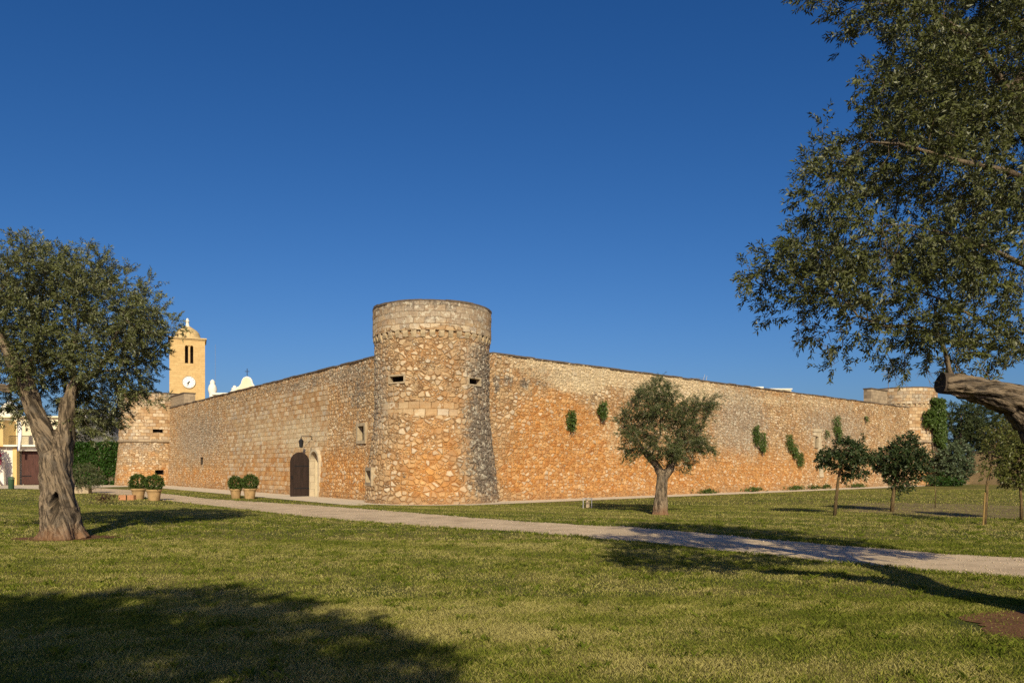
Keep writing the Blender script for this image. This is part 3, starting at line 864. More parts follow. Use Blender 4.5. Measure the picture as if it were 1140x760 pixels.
def grass():
    Vs, Fs, R, D = [], [], [], []; nb = 0
    for (y0, y1, N, hmin, hmax, w) in ((4.6, 9.5, 360000, .014, .038, .0040), (9.5, 17, 230000, .016, .040, .0075), (17, 33, 150000, .02, .044, .015), (33, 56, 60000, .03, .06, .03)):
        t = rng.random(N * 1); y = np.sqrt(y0 ** 2 + t * (y1 ** 2 - y0 ** 2))
        x = (rng.random(N) * 2 - 1) * (.70 * y + .8)
        pd = path_side(x, y)
        keep = (pd < -.02) | ((pd < .14) & (rng.random(N) < .35)) | ((pd < .4) & (rng.random(N) < .07)) | ((pd < .9) & (rng.random(N) < .010))
        for (c, rx, ry) in SOIL:
            k = ((x - c[0]) / (rx * 1.0)) ** 2 + ((y - c[1]) / (ry * 1.0)) ** 2
            keep &= (k > .78 + .45 * rng.random(N)) | (rng.random(N) < .08)
        k = ((x - TIL[0]) / 7.0) ** 2 + ((y - TIL[1]) / 5.0) ** 2
        keep &= (k > .55 + .6 * rng.random(N)) | (rng.random(N) < .5)
        rel = np.stack([x, y], -1)
        for fr, wd in ((FR, 2.4), (FL, 3.1)):
            dd = (rel - fr.o) @ fr.n
            s = (rel - fr.o) @ fr.u
            keep &= ~((dd < wd) & (s > 0))
        keep &= np.linalg.norm(rel - TC, axis=1) > 3.8
        keep &= ~((y > 57) & (x < -30))
        x, y, pd = x[keep], y[keep], pd[keep]; n = len(x)
        edge = np.clip(1 - np.abs(pd + .12) / .28, 0, 1)
        clump = np.clip(fnoise(x, y, 5.0, 3) * .5 + .5, 0, 1)
        h = (hmin + (hmax - hmin) * rng.random(n) ** 1.3) * (.65 + .6 * clump) * (1 + .9 * edge)
        ww = w * rng.uniform(.7, 1.4, n)
        a = rng.uniform(0, 2 * math.pi, n); ln = h * rng.uniform(.2, 1.1, n); b = rng.uniform(0, 2 * math.pi, n)
        ca, sa = np.cos(a) * ww / 2, np.sin(a) * ww / 2
        z0 = np.zeros(n)
        p0 = np.stack([x - ca, y - sa, z0], -1); p1 = np.stack([x + ca, y + sa, z0], -1)
        lx, ly = np.cos(b) * ln, np.sin(b) * ln
        p2 = np.stack([x + ca * .6 + lx * .35, y + sa * .6 + ly * .35, h * .6], -1)
        p3 = np.stack([x + lx, y + ly, h], -1)
        Vs.append(np.stack([p0, p1, p2, p3], 1).reshape(-1, 3))
        Fs.append(np.arange(n * 4).reshape(-1, 4) + nb); nb += n * 4
        dry = np.clip(.28 + .20 * fnoise(x, y, .55, 11) + .26 * fnoise(x, y, 2.4, 12) + .22 * fnoise(x, y, 7.0, 13) + .10 * np.sin((x * .45 + y * .89 + .5 * fnoise(x, y, .3, 14)) * 3.3), 0, 1)
        dry = np.clip(dry + .12 - .10 * np.clip((x - 1.5) / 5, 0, 1) * np.clip((13 - y) / 6, 0, 1) - .3 * edge, 0, 1)
        D.append(np.repeat(dry, 4)); R.append(np.repeat(rng.random(n), 4))
    # scattered coarser tufts and weeds
    NC = 1500; yc = np.sqrt(5.2 ** 2 + rng.random(NC) * (24 ** 2 - 5.2 ** 2)); xc = (rng.random(NC) * 2 - 1) * (.70 * yc + .5)
    ok = path_side(xc, yc) < -.05
    for (c, rx, ry) in SOIL: ok &= ((xc - c[0]) / rx) ** 2 + ((yc - c[1]) / ry) ** 2 > .9
    xc, yc = xc[ok], yc[ok]; per = 26; n = len(xc) * per
    sz = np.repeat(rng.uniform(.5, 1.5, len(xc)), per)
    x = np.repeat(xc, per) + rng.normal(0, .045, n) * sz; y = np.repeat(yc, per) + rng.normal(0, .045, n) * sz
    h = rng.uniform(.03, .075, n) * (.6 + .4 * sz); w_ = rng.uniform(.005, .012, n); a = rng.uniform(0, 6.28, n); b = rng.uniform(0, 6.28, n); ln = h * rng.uniform(.3, 1.4, n)
    ca, sa = np.cos(a) * w_ / 2, np.sin(a) * w_ / 2; lx, ly = np.cos(b) * ln, np.sin(b) * ln
    Vs.append(np.stack([np.stack([x - ca, y - sa, 0 * x], -1), np.stack([x + ca, y + sa, 0 * x], -1), np.stack([x + ca * .8 + lx * .4, y + sa * .8 + ly * .4, h * .65], -1), np.stack([x + lx, y + ly, h], -1)], 1).reshape(-1, 3))
    Fs.append(np.arange(n * 4).reshape(-1, 4) + nb); nb += n * 4
    D.append(np.repeat(np.repeat(rng.choice([0.0, 0.05, .2, .35], len(xc)), per), 4)); R.append(np.repeat(rng.random(n) * .6, 4))
    n = NT('grass_blades'); r_, d_ = n.attr('rnd'), n.attr('dry')
    f = n.sm(n.add(n.mul(r_, .62), n.mul(d_, .95)), .12, 1.14)
    col = n.ramp(f, [(0, (.100, .130, .016)), (.35, (.168, .194, .030)), (.65, (.265, .258, .055)), (1.0, (.42, .37, .14))])
    d = n.n('ShaderNodeBsdfDiffuse'); tr = n.n('ShaderNodeBsdfTranslucent'); ms = n.n('ShaderNodeMixShader')
    n.put(d.inputs[0], col); n.put(tr.inputs[0], col); ms.inputs[0].default_value = .25
    n.t.links.new(d.outputs[0], ms.inputs[1]); n.t.links.new(tr.outputs[0], ms.inputs[2]); n.t.links.new(ms.outputs[0], n.out.inputs['Surface'])
    me = mesh_np('grass', np.concatenate(Vs), np.concatenate(Fs), n.m, attr={'rnd': np.concatenate(R), 'dry': np.concatenate(D)})
    props(link('grass', me), 'short mown grass with dry yellow patches', 'grass', kind='stuff')
grass()

def loose_stones():
    N = 9000; k = rng.integers(0, NP_, N); k = k[np.linalg.norm(gl[k], axis=1) < 48]; N = len(k)
    t = np.where(rng.random(N) < .45, rng.beta(.5, .5, N), rng.random(N)) * 1.06 - .03
    c = gl[k] + (gu[k] - gl[k]) * t[:, None] + rng.normal(0, .06, (N, 2))
    r_ = rng.uniform(.006, .020, N) * (1 + .9 * (rng.random(N) < .06))
    o = np.array([(1, 0, 0), (0, 1, 0), (-1, 0, 0), (0, -1, 0), (0, 0, 1), (0, 0, -.6)], float)
    V = o[None] * r_[:, None, None] * rng.uniform(.6, 1.3, (N, 6, 1)) * np.array([1.2, 1, .75])
    V[:, :, 0] += c[:, :1]; V[:, :, 1] += c[:, 1:]; V[:, :, 2] += .009
    f = np.array([(0, 1, 4), (1, 2, 4), (2, 3, 4), (3, 0, 4), (1, 0, 5), (2, 1, 5), (3, 2, 5), (0, 3, 5)])
    F = (f[None] + (np.arange(N) * 6)[:, None, None]).reshape(-1, 3)
    me = mesh_np('loose_stones', V.reshape(-1, 3), F, plain('loose_stone', (.42, .34, .25), .9, .35, 30, .1))
    props(link('loose_stones', me), 'loose pebbles scattered over the gravel path', 'pebbles', kind='stuff')
loose_stones()

# ------------------------------------------------------------------ trees
def leaf_mat(name, top, under, dry=(.2, .15, .05), trans=.22, gloss=.45):
    n = NT(name); r_ = n.attr('rnd'); c_ = n.attr('clump')
    g = n.n('ShaderNodeNewGeometry').outputs['Backfacing']
    t2 = tuple(min(1, k * 1.55) for k in top); t0 = tuple(k * .6 for k in top)
    col = n.ramp(n.clamp(n.add(n.mul(r_, .6), n.mul(c_, .4))), [(0, t0), (.5, top), (.9, t2), (.97, dry), (1.0, dry)])
    col = n.mix(n.mul(g, .8), col, under)
    p = n.n('ShaderNodeBsdfPrincipled'); n.put(p.inputs['Base Color'], col); p.inputs['Roughness'].default_value = gloss
    p.inputs['Specular IOR Level'].default_value = .3
    tr = n.n('ShaderNodeBsdfTranslucent'); n.put(tr.inputs[0], n.mix(.5, col, (.16, .18, .03)))
    ms = n.n('ShaderNodeMixShader'); ms.inputs[0].default_value = trans
    n.t.links.new(p.outputs[0], ms.inputs[1]); n.t.links.new(tr.outputs[0], ms.inputs[2]); n.t.links.new(ms.outputs[0], n.out.inputs['Surface'])
    return n.m
def bark_mat(name, c1, c2, soil=None, sc=1.0, zs=.16, grain=False):
    n = NT(name); P = n.pos(); x = n.xyz(P)
    G_ = n.n('ShaderNodeAttribute', attribute_name='grain').outputs['Vector'] if grain else None
    f = n.noise(G_ if grain else n.vscale(P, (11 * sc, 11 * sc, 11 * sc * zs)), 13 * sc if grain else 1.0, 6, .70, .5).outputs['Fac']
    g = n.noise(P, 5 * sc, 5, .6).outputs['Fac']
    h = n.noise(G_ if grain else n.vscale(P, (40 * sc, 40 * sc, 9 * sc)), 46 * sc if grain else 1.0, 4, .6).outputs['Fac']
    col = n.mix(n.sm(f, .40, .58), c1, c2)
    col = n.mix(n.mul(n.sm(g, .48, .7), .5), col, tuple(.55 * a + .06 for a in c2))
    col = n.mix(n.mul(n.sm(h, .55, .75), .5), col, tuple(.5 * a for a in c1))
    if soil:
        z = n.add(x[2], n.mul(n.sub(g, .5), .5))
        col = n.mix(n.sm(z, .42, .0, 0, .6), col, soil)
    if grain: col = n.mix(n.mul(n.attr('hollow'), .9), col, (.022, .017, .013))  # trunk hollow and dents painted near black, their shade put into the colour
    n.principled(col, .92, n.bump(n.add(n.mul(f, 1.0), n.mul(h, .4)), .9, .05), .15)
    return n.m
M['olive_leaf'] = leaf_mat('olive_leaves', (.098, .110, .034), (.23, .24, .15), (.20, .14, .05), .15)
M['olive_leaf_near'] = leaf_mat('olive_leaves_near', (.070, .080, .021), (.13, .14, .08), (.16, .11, .045), .12)
M['olive_leaf_mid'] = leaf_mat('olive_leaves_dense', (.074, .090, .028), (.16, .175, .10), (.16, .12, .05), .15)
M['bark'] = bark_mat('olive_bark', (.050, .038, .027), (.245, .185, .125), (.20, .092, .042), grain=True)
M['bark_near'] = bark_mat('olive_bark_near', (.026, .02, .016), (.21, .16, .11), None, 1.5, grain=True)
M['twig'] = bark_mat('olive_twigs', (.085, .064, .043), (.22, .17, .115), None, 2.0)
M['bark_dark'] = bark_mat('dark_bark', (.06, .045, .03), (.18, .135, .09), None, 1.5)
M['leaf_citrus'] = leaf_mat('young_tree_leaves', (.030, .048, .013), (.07, .095, .04), (.10, .075, .03), .15, .5)
M['leaf_yellow'] = leaf_mat('yellow_green_leaves', (.095, .105, .022), (.14, .15, .05), (.26, .14, .06), .25)
M['leaf_pine'] = leaf_mat('pine_needles', (.032, .045, .012), (.045, .06, .018), (.05, .05, .02), .08, .7)
M['leaf_ivy'] = leaf_mat('ivy_leaves', (.062, .105, .018), (.10, .145, .04), (.12, .12, .03), .2)
M['leaf_hedge'] = leaf_mat('hedge_leaves', (.026, .068, .009), (.045, .09, .018), (.05, .07, .015), .15)
M['leaf_box'] = leaf_mat('box_leaves', (.050, .082, .013), (.08, .11, .025), (.09, .09, .02), .15)
M['leaf_grey'] = leaf_mat('grey_green_leaves', (.080, .110, .055), (.13, .16, .10), (.12, .12, .07), .15)
M['petal'] = leaf_mat('pink_bracts', (.36, .03, .11), (.42, .05, .15), (.25, .02, .08), .3)

def colonize(P, par, A, step, infl, kill, iters, r, grav=0.0, jit=.25):
    P = [np.asarray(p, float) for p in P]; par = list(par)
    A = np.asarray(A, float); alive = np.ones(len(A), bool)
    arr = np.array(P); d = np.full(len(A), 1e9); idx = np.zeros(len(A), int)
    for a in range(0, len(arr), 200):
        dd = np.linalg.norm(A[:, None] - arr[None, a:a + 200], axis=2); m = dd.min(1); k = dd.argmin(1) + a
        u = m < d; d[u] = m[u]; idx[u] = k[u]
    alive &= d > kill
    for it in range(iters):
        act = alive & (d < infl)
        if not act.any(): break
        ids = np.unique(idx[act]); new = []; npar = []
        ai = idx[act]; vec = unit(A[act] - np.array(P)[ai])
        acc = np.zeros((len(P), 3)); np.add.at(acc, ai, vec)
        for q in ids:
            v = acc[q]; nv = np.linalg.norm(v)
            if nv < 1e-3: v = r.normal(size=3); nv = np.linalg.norm(v)
            v = v / nv + r.normal(size=3) * jit + np.array([0, 0, -grav]); v /= np.linalg.norm(v)
            new.append(P[q] + v * step); npar.append(q)
        base = len(P); P += new; par += npar
        na = np.array(new)
        for a in range(0, len(na), 200):
            w = np.where(alive)[0]
            dd = np.linalg.norm(A[w][:, None] - na[None, a:a + 200], axis=2); m = dd.min(1); k = dd.argmin(1) + base + a
            u = m < d[w]; d[w[u]] = m[u]; idx[w[u]] = k[u]
        alive &= d > kill
        if len(P) > 14000: break
    return np.array(P), np.array(par)

def seed_from_limbs(limbs, step):
    """limbs: list of (pts, radii); a limb's first point joins the nearest earlier node"""
    P, par, R = [], [], []
    for pts, rad in limbs:
        pts = np.asarray(pts, float); d = np.concatenate([[0], np.cumsum(np.linalg.norm(np.diff(pts, axis=0), axis=1))])
        t = np.linspace(0, d[-1], max(2, int(d[-1] / step) + 1))
        q = np.stack([np.interp(t, d, pts[:, k]) for k in range(3)], -1); rr = np.interp(t, d, rad)
        prev = -1
        if P:
            dd = np.linalg.norm(np.array(P) - q[0], axis=1)
            if dd.min() < 2.5 * step: prev = int(dd.argmin())
        for k in range(len(q)):
            P.append(q[k]); par.append(prev); R.append(rr[k]); prev = len(P) - 1
    return P, par, R

def radii(P, par, tip, e, given):
    n = len(P); s = np.zeros(n); r = np.zeros(n)
    for k in range(n - 1, -1, -1):
        r[k] = max(tip, s[k] ** (1 / e))
        if k < len(given): r[k] = min(max(r[k], given[k] * .5), given[k]) if given[k] > 0 else r[k]
        if par[k] >= 0: s[par[k]] += r[k] ** e
    return r

def skeleton_mesh(P, par, r, skip=0, rmin=0.0, sides=(4, 6, 9)):
    n = len(P); ch = [[] for _ in range(n)]
    for k in range(n):
        if par[k] >= 0: ch[par[k]].append(k)
    Vs, Fs, nb = [], [], 0
    starts = [k for k in range(n) if par[k] < 0]
    stack = [(None, k) for k in starts]
    while stack:
        p, k = stack.pop()
        chain = ([p] if p is not None else []) + [k]
        while ch[k]:
            c = sorted(ch[k], key=lambda q: -r[q])
            for q in c[1:]: stack.append((k, q))
            k = c[0]; chain.append(k)
        if len(chain) < 2: continue
        if max(chain[1:]) < skip: continue
        rr = r[chain].copy()
        if p is not None: rr[0] = min(rr[0], rr[1] * 1.25)
        m = rr >= rmin
        if m.sum() < 2: continue
        ns = sides[2] if rr.max() > .05 else sides[1] if rr.max() > .02 else sides[0]
        V, F = tube_np(P[chain], rr, ns)
        Vs.append(V); Fs.append(F + nb); nb += len(V)
    return np.concatenate(Vs), np.concatenate(Fs)

def sprays(pos, dirs, r, L=(.14, .28), pairs=7, leaf=(.06, .014), spread=.9, droop=.35, clump=None, curl=.25, fold=.0):
    """leafy twigs: along each twig, leaves in opposite pairs, each a pointed blade"""
    n = len(pos)
    ln = r.uniform(L[0], L[1], n)
    side = unit(np.cross(dirs, r.normal(size=(n, 3)))); up = np.cross(side, dirs)
    k = np.arange(pairs * 2 + 1)
    t = np.concatenate([np.repeat((np.arange(pairs) + .6) / pairs, 2), [1.0]])
    m = len(t)
    T = t[None, :, None]
    bend = np.array([0, 0, -droop])
    base = pos[:, None] + dirs[:, None] * (ln[:, None, None] * T) + bend * (ln[:, None, None] * T ** 2)
    ax = unit(dirs[:, None] + 2 * bend * T * .7)
    ph = (np.repeat(np.arange(pairs), 2) % 2) * (math.pi / 2) + (np.arange(pairs * 2) % 2) * math.pi
    ph = np.concatenate([ph, [0]])[None, :] + r.normal(0, .35, (n, m))
    rad = np.cos(ph)[..., None] * side[:, None] + np.sin(ph)[..., None] * up[:, None]
    sp = np.concatenate([np.full(pairs * 2, spread), [.05]])[None, :, None]
    d = unit(ax + rad * sp * r.uniform(.6, 1.4, (n, m, 1)) + r.normal(0, .16, (n, m, 3)) + np.array([0, 0, -.15]))
    nr = unit(np.cross(d, r.normal(size=(n, m, 3)) + np.array([.0, .0, .0])) * .7 + np.array([0, -.1, .6]))
    w = unit(np.cross(d, nr)); nr = np.cross(w, d)
    s = r.uniform(.65, 1.25, (n, m, 1)); ll, lw = leaf[0] * s, leaf[1] * s * r.uniform(.8, 1.2, (n, m, 1))
    p0 = base; tip = base + d * ll - nr * ll * curl
    mid = base + d * ll * .48
    V = np.stack([p0, mid + w * lw / 2 + nr * lw * fold, tip, mid - w * lw / 2 + nr * lw * fold], 2).reshape(-1, 3)
    F = np.arange(n * m * 4).reshape(-1, 4)
    rnd = np.repeat(np.clip(r.normal(.5, .22, n * m), 0, 1), 4)
    cl = np.repeat((clump if clump is not None else r.random(n)), m * 4)
    return V, F, rnd, cl

def shell(V, blobs, off=.0): return V

def blob_points(blobs, N, r, hollow=.35):
    """points inside a union of ellipsoids (c, radii), thinner in the middle"""
    vol = np.array([b[1][0] * b[1][1] * b[1][2] * (b[2] if len(b) > 2 else 1) for b in blobs]); vol = vol ** .85; vol /= vol.sum()
    o = []
    for b, w in zip(blobs, vol):
        n = max(int(N * .022), int(N * w)); v = unit(r.normal(size=(n, 3))); q = (hollow + (1 - hollow) * r.random(n) ** .6)
        o.append(np.asarray(b[0]) + v * q[:, None] * np.asarray(b[1]))
    return np.concatenate(o)

def solid(parts, voxel, amp, seed, dents=(), rough=(3.2, 11.0)):
    """limbs fused into one skin, then fluted along the grain"""
    mb = MB()
    for pts, rad in parts: mb.tube(pts, rad, 20)
    me = mb.mesh('tmp', [])
    o = bpy.data.objects.new('tmp', me); SC.collection.objects.link(o)
    md = o.modifiers.new('r', 'REMESH'); md.mode = 'VOXEL'; md.voxel_size = voxel; md.adaptivity = 0
    sm_ = o.modifiers.new('s', 'SMOOTH'); sm_.factor = .5; sm_.iterations = 6
    dg = bpy.context.evaluated_depsgraph_get()
    m2 = bpy.data.meshes.new_from_object(o.evaluated_get(dg))
    bpy.data.objects.remove(o)
    n = len(m2.vertices); co = np.zeros(n * 3, np.float32); no = np.zeros(n * 3, np.float32)
    m2.vertices.foreach_get('co', co); m2.vertices.foreach_get('normal', no)
    co = co.reshape(-1, 3).astype(float); no = no.reshape(-1, 3).astype(float)
    # coordinates that follow the grain: offset from the nearest limb axis, plus a slow run along it
    best = np.full(n, 1e9); grain = np.zeros((n, 3)); run = 0.0
    for pts, rad in parts:
        pts = np.asarray(pts, float)
        for k in range(len(pts) - 1):
            a, b = pts[k], pts[k + 1]; L = np.linalg.norm(b - a); u = (b - a) / L
            t = np.clip((co - a) @ u, 0, L); q = co - (a + t[:, None] * u); dd = np.linalg.norm(q, axis=1)
            rr = rad[k] + (rad[k + 1] - rad[k]) * t / L
            m = dd / rr < best; best[m] = (dd / rr)[m]
            perp = co - a; perp = perp - (perp @ u)[:, None] * u
            g = perp + ((run + t) * .20)[:, None] * np.array([.6, .55, .58])
            grain[m] = g[m]; run += L
    d = np.zeros(n); hol = np.zeros(n)
    score = np.full((len(parts), n), 1e9); grains = np.zeros((len(parts), n, 3)); run = 0.0
    for pi, (pts, rad) in enumerate(parts):
        pts = np.asarray(pts, float)
        for k in range(len(pts) - 1):
            a, b = pts[k], pts[k + 1]; L = np.linalg.norm(b - a); u = (b - a) / L
            t = np.clip((co - a) @ u, 0, L); q = co - (a + t[:, None] * u)
            rr = rad[k] + (rad[k + 1] - rad[k]) * t / L; sc = np.linalg.norm(q, axis=1) / rr
            perp = co - a; perp = perp - (perp @ u)[:, None] * u
            m = sc < score[pi]; score[pi][m] = sc[m]; grains[pi][m] = (perp + ((run + t) * .20)[:, None] * np.array([.6, .55, .58]))[m]
            run += L
    W = np.exp(-7.0 * (score - score.min(0))); W /= W.sum(0)
    for pi in range(len(parts)):
        for k in np.where(W[pi] > .03)[0]:
            g = Vector(grains[pi][k])
            a = mnoise.fractal(g * rough[0] + Vector((0, 0, seed)), 1.0, 2.0, 3)
            b = mnoise.fractal(g * rough[1] + Vector((0, 0, seed)), .9, 2.0, 3)
            d[k] += W[pi][k] * (amp * (a - abs(a) * .3) + amp * .40 * b)
    for k in range(n):
        d[k] += amp * .35 * mnoise.noise(Vector(co[k] * 3.1) + Vector((seed, 0, 0)))
    co = co + no * d[:, None]
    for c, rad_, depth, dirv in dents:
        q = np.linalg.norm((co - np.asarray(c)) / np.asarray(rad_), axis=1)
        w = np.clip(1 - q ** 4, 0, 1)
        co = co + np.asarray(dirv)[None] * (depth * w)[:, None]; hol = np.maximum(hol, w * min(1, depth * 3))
    F = np.zeros(len(m2.loops), np.int32); m2.loops.foreach_get('vertex_index', F)
    tot = np.zeros(len(m2.polygons), np.int32); m2.polygons.foreach_get('loop_total', tot)
    st = np.zeros(len(m2.polygons), np.int32); m2.polygons.foreach_get('loop_start', st)
    Fs = []
    for kk in (3, 4):
        w = np.where(tot == kk)[0]
        if len(w): Fs.append(np.stack([F[st[w] + q] for q in range(kk)], -1))
    bpy.data.meshes.remove(m2); bpy.data.meshes.remove(me)
    return co, Fs, {'grain': grain, 'hollow': hol}

def tree(name, label, cat, base, trunk_parts, limbs, blobs, N, step, leafmat, barkmat, seed, group=None, infl=3.0, kill=None, leafkw=None,
         per=2, rleaf=.014, tip=.004, voxel=.03, amp=.05, dents=(), twigmat=None, extra=0, fluted=True, backbone_only=False, e=2.3, A=None, hollow=.35, leaf_prob=1.0, rmin=0.0, cut=None, rough=(4.2, 14.0), clump=None):
    r = np.random.default_rng(seed)
    t = empty(name, base, label, cat, group)
    if trunk_parts:
        if fluted:
            V, Fs, at_ = solid(trunk_parts, voxel, amp, seed * 1.7, dents, rough)
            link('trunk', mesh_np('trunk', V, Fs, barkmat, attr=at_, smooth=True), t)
        else:
            mb = MB()
            for p, q in trunk_parts: mb.tube(p, q, 10)
            mb.build('trunk', barkmat, t, smooth=True)
    if A is None: A = blob_points(blobs, N, r, hollow)
    if clump:
        ctrs = A[np.linspace(0, len(A) - 1, clump[0]).astype(int)]
        A = ctrs[r.integers(0, clump[0], len(A))] + r.normal(0, 1, (len(A), 3)) * clump[1] * r.uniform(.6, 1.25, (len(A), 1))
    if cut is not None: A = A[cut(A)]
    P, par, R = seed_from_limbs(limbs, step)
    P, par = colonize(P, par, A, step, infl, kill or step * 1.3, 90, r)
    rad = radii(P, par, tip, e, R)
    V, F = skeleton_mesh(P, par, rad, len(R) if trunk_parts and backbone_only else 0, rmin)
    link('branches', mesh_np('branches', V, F, twigmat or barkmat, smooth=True), t)
    isl = np.where((rad < rleaf) & (np.arange(len(P)) >= len(R)))[0]
    isl = isl[r.random(len(isl)) < leaf_prob]
    k = np.repeat(isl, per)
    d = unit(P[k] - P[par[k]])
    ctr = A.mean(0)
    d = unit(d * .8 + unit(P[k] - ctr) * .35 + r.normal(0, .55, (len(k), 3)) + np.array([0, 0, .15]))
    pos = P[k] + r.normal(0, .03, (len(k), 3))
    cl = np.clip(.5 + .5 * fnoise(pos[:, 0], pos[:, 2] + pos[:, 1] * .7, 3.0, seed + 5), 0, 1)
    kw = dict(L=(.14, .28), pairs=7, leaf=(.062, .015), spread=.9, droop=.3); kw.update(leafkw or {})
    V, F, rn, c = sprays(pos, d, r, clump=cl, **kw)
    link('crown', mesh_np('crown', V, F, leafmat, attr={'rnd': rn, 'clump': c}), t)
    return t, P, par, rad

# --- the old olive on the left
Yl = gnd(72, 599)[1]
def pl(px, py, dy=0.0): return at(px, py, Yl + dy)
trunk_l = [([pl(69, 606, 0), pl(69, 596, 0), pl(67, 570, 0), pl(63, 535, 0), pl(61, 508, 0), pl(61, 486, 0)], [.62, .50, .41, .34, .31, .16]),
           ([pl(50, 602, -.2), pl(57, 585, -.1), pl(62, 560, 0)], [.22, .16, .12]),
           ([pl(90, 602, .0), pl(82, 585, 0), pl(74, 555, .1)], [.24, .17, .12]),
           ([pl(72, 604, -.4), pl(70, 585, -.28), pl(66, 550, -.1)], [.22, .17, .12]),
           ([pl(62, 520, 0), pl(54, 495, -.05), pl(42, 465, -.15), pl(33, 440, -.3), pl(25, 420, -.35), pl(13, 398, -.4), pl(-4, 372, -.5)], [.30, .24, .185, .165, .15, .12, .09]),
           ([pl(64, 520, 0), pl(69, 495, .1), pl(73, 470, .2), pl(76, 445, .2), pl(84, 427, .2), pl(97, 418, .25), pl(108, 415, .3)], [.28, .22, .165, .135, .12, .11, .085]),
           ([pl(24, 424, -.35), pl(8, 434, -.5), pl(-18, 430, -.7)], [.12, .11, .09])]
limb_l = [([pl(33, 440, -.3), pl(13, 398, -.4), pl(-4, 372, -.5), pl(-10, 345, -.5), pl(5, 318, -.3)], [.20, .15, .11, .08, .04]),
          ([pl(73, 470, .2), pl(84, 427, .2), pl(108, 415, .3), pl(122, 395, .2), pl(130, 370, 0), pl(150, 345, -.2)], [.18, .16, .11, .08, .06, .03]),
          ([pl(84, 427, .2), pl(80, 395, .5), pl(88, 360, .7), pl(80, 320, .8)], [.11, .09, .07, .03]),
          ([pl(25, 420, -.35), pl(40, 390, .2), pl(45, 350, .5), pl(50, 310, .6)], [.10, .08, .06, .03]),
          ([pl(8, 434, -.5), pl(-18, 430, -.7), pl(-50, 415, -.8), pl(-75, 385, -.6)], [.11, .09, .06, .03]),
          ([pl(110, 413, .3), pl(140, 412, .6), pl(165, 400, .8), pl(180, 385, .8)], [.07, .05, .035, .02])]
def B(f, px, py, rx, ry, dy=0.0, rd=None):
    c = f(px, py, dy); k = c[1] / F_PX
    return (c, (rx * k, (rd if rd else rx * k), ry * k))
blob_l = [B(pl, 128, 420, 26, 22, .5, .9), B(pl, 60, 425, 34, 24, 1.2, .6), B(pl, 105, 462, 24, 18, .9, .6), B(pl, 15, 400, 34, 34, .6, 1.0), B(pl, 25, 395, 30, 26, -.7, .5), B(pl, 95, 398, 36, 22, -.6, .5), B(pl, 30, 320, 62, 48, 0, 1.5), B(pl, 95, 335, 58, 55, .2, 1.5), B(pl, 150, 352, 42, 48, .2, 1.2), B(pl, 100, 385, 70, 38, .3, 1.5), B(pl, 158, 390, 32, 28, .2, 1.0),
          B(pl, 10, 365, 60, 60, 0, 1.6), B(pl, -55, 340, 60, 70, 0, 1.6), B(pl, -60, 410, 45, 40, -.2, 1.3), B(pl, 60, 350, 60, 60, 1.0, 1.2), B(pl, 25, 284, 30, 16, 0, .7),
          B(pl, 115, 440, 30, 25, .6, .8), B(pl, 82, 448, 30, 28, 1.0, .5), B(pl, 48, 398, 26, 26, .8, .6), B(pl, 140, 430, 22, 22, .4, .6), B(pl, 92, 292, 24, 18, 0, .6), B(pl, 182, 372, 16, 20, 0, .5), B(pl, 20, 455, 24, 18, .3, .5), B(pl, 108, 468, 16, 12, .5, .4)]
tree('olive_tree', 'old olive tree with thick gnarled forked trunk on the left lawn', 'tree', pl(70, 600), trunk_l, limb_l, blob_l, 4000, .14,
     M['olive_leaf'], M['bark'], 11, infl=2.2, kill=.17, per=3, rleaf=.012, tip=.0035, voxel=.024, amp=.085, clump=(230, .20),
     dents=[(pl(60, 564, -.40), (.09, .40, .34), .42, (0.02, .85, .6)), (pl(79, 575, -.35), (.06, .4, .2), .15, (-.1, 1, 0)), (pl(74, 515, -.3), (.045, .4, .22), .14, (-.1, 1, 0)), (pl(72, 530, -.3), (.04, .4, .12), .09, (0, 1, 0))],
     twigmat=M['twig'], backbone_only=True, leafkw=dict(L=(.12, .26), pairs=7, leaf=(.078, .022), droop=.05))

# --- the small olive in front of the right wall
Ym = gnd(735, 572.5)[1]
def pm(px, py, dy=0.0): return at(px, py, Ym + dy)
trunk_m = [([pm(735, 576), pm(735, 570), pm(735.5, 555), pm(737, 540), pm(738, 528)], [.36, .27, .215, .20, .22]),
           ([pm(738, 532), pm(732, 520), pm(724, 510), pm(716, 500)], [.18, .14, .12, .09]),
           ([pm(738, 532), pm(746, 522), pm(751, 510), pm(754, 494)], [.18, .14, .115, .09])]
limb_m = [([pm(737, 540), pm(732, 520), pm(724, 510), pm(714, 496), pm(705, 478), pm(700, 460)], [.17, .13, .11, .08, .05, .03]),
          ([pm(738, 530), pm(746, 522), pm(753, 500), pm(757, 480), pm(765, 455)], [.15, .13, .10, .07, .03]),
          ([pm(724, 510), pm(735, 485, .3), pm(735, 455, .3)], [.08, .06, .03]),
          ([pm(751, 505), pm(768, 490, -.2), pm(782, 478, -.2)], [.06, .05, .03])]
blob_m = [B(pm, 740, 455, 42, 26, 0, 1.2), B(pm, 712, 470, 26, 26, 0, .9), B(pm, 770, 472, 24, 28, 0, .9), B(pm, 742, 485, 46, 26, 0, 1.3), B(pm, 733, 438, 22, 12, 0, .6),
          B(pm, 775, 495, 20, 14, 0, .6), B(pm, 757, 515, 14, 14, 0, .45), B(pm, 705, 495, 14, 12, 0, .4), B(pm, 735, 428, 9, 6, 0, .3), B(pm, 786, 450, 9, 14, 0, .4), B(pm, 699, 452, 9, 10, 0, .35)]
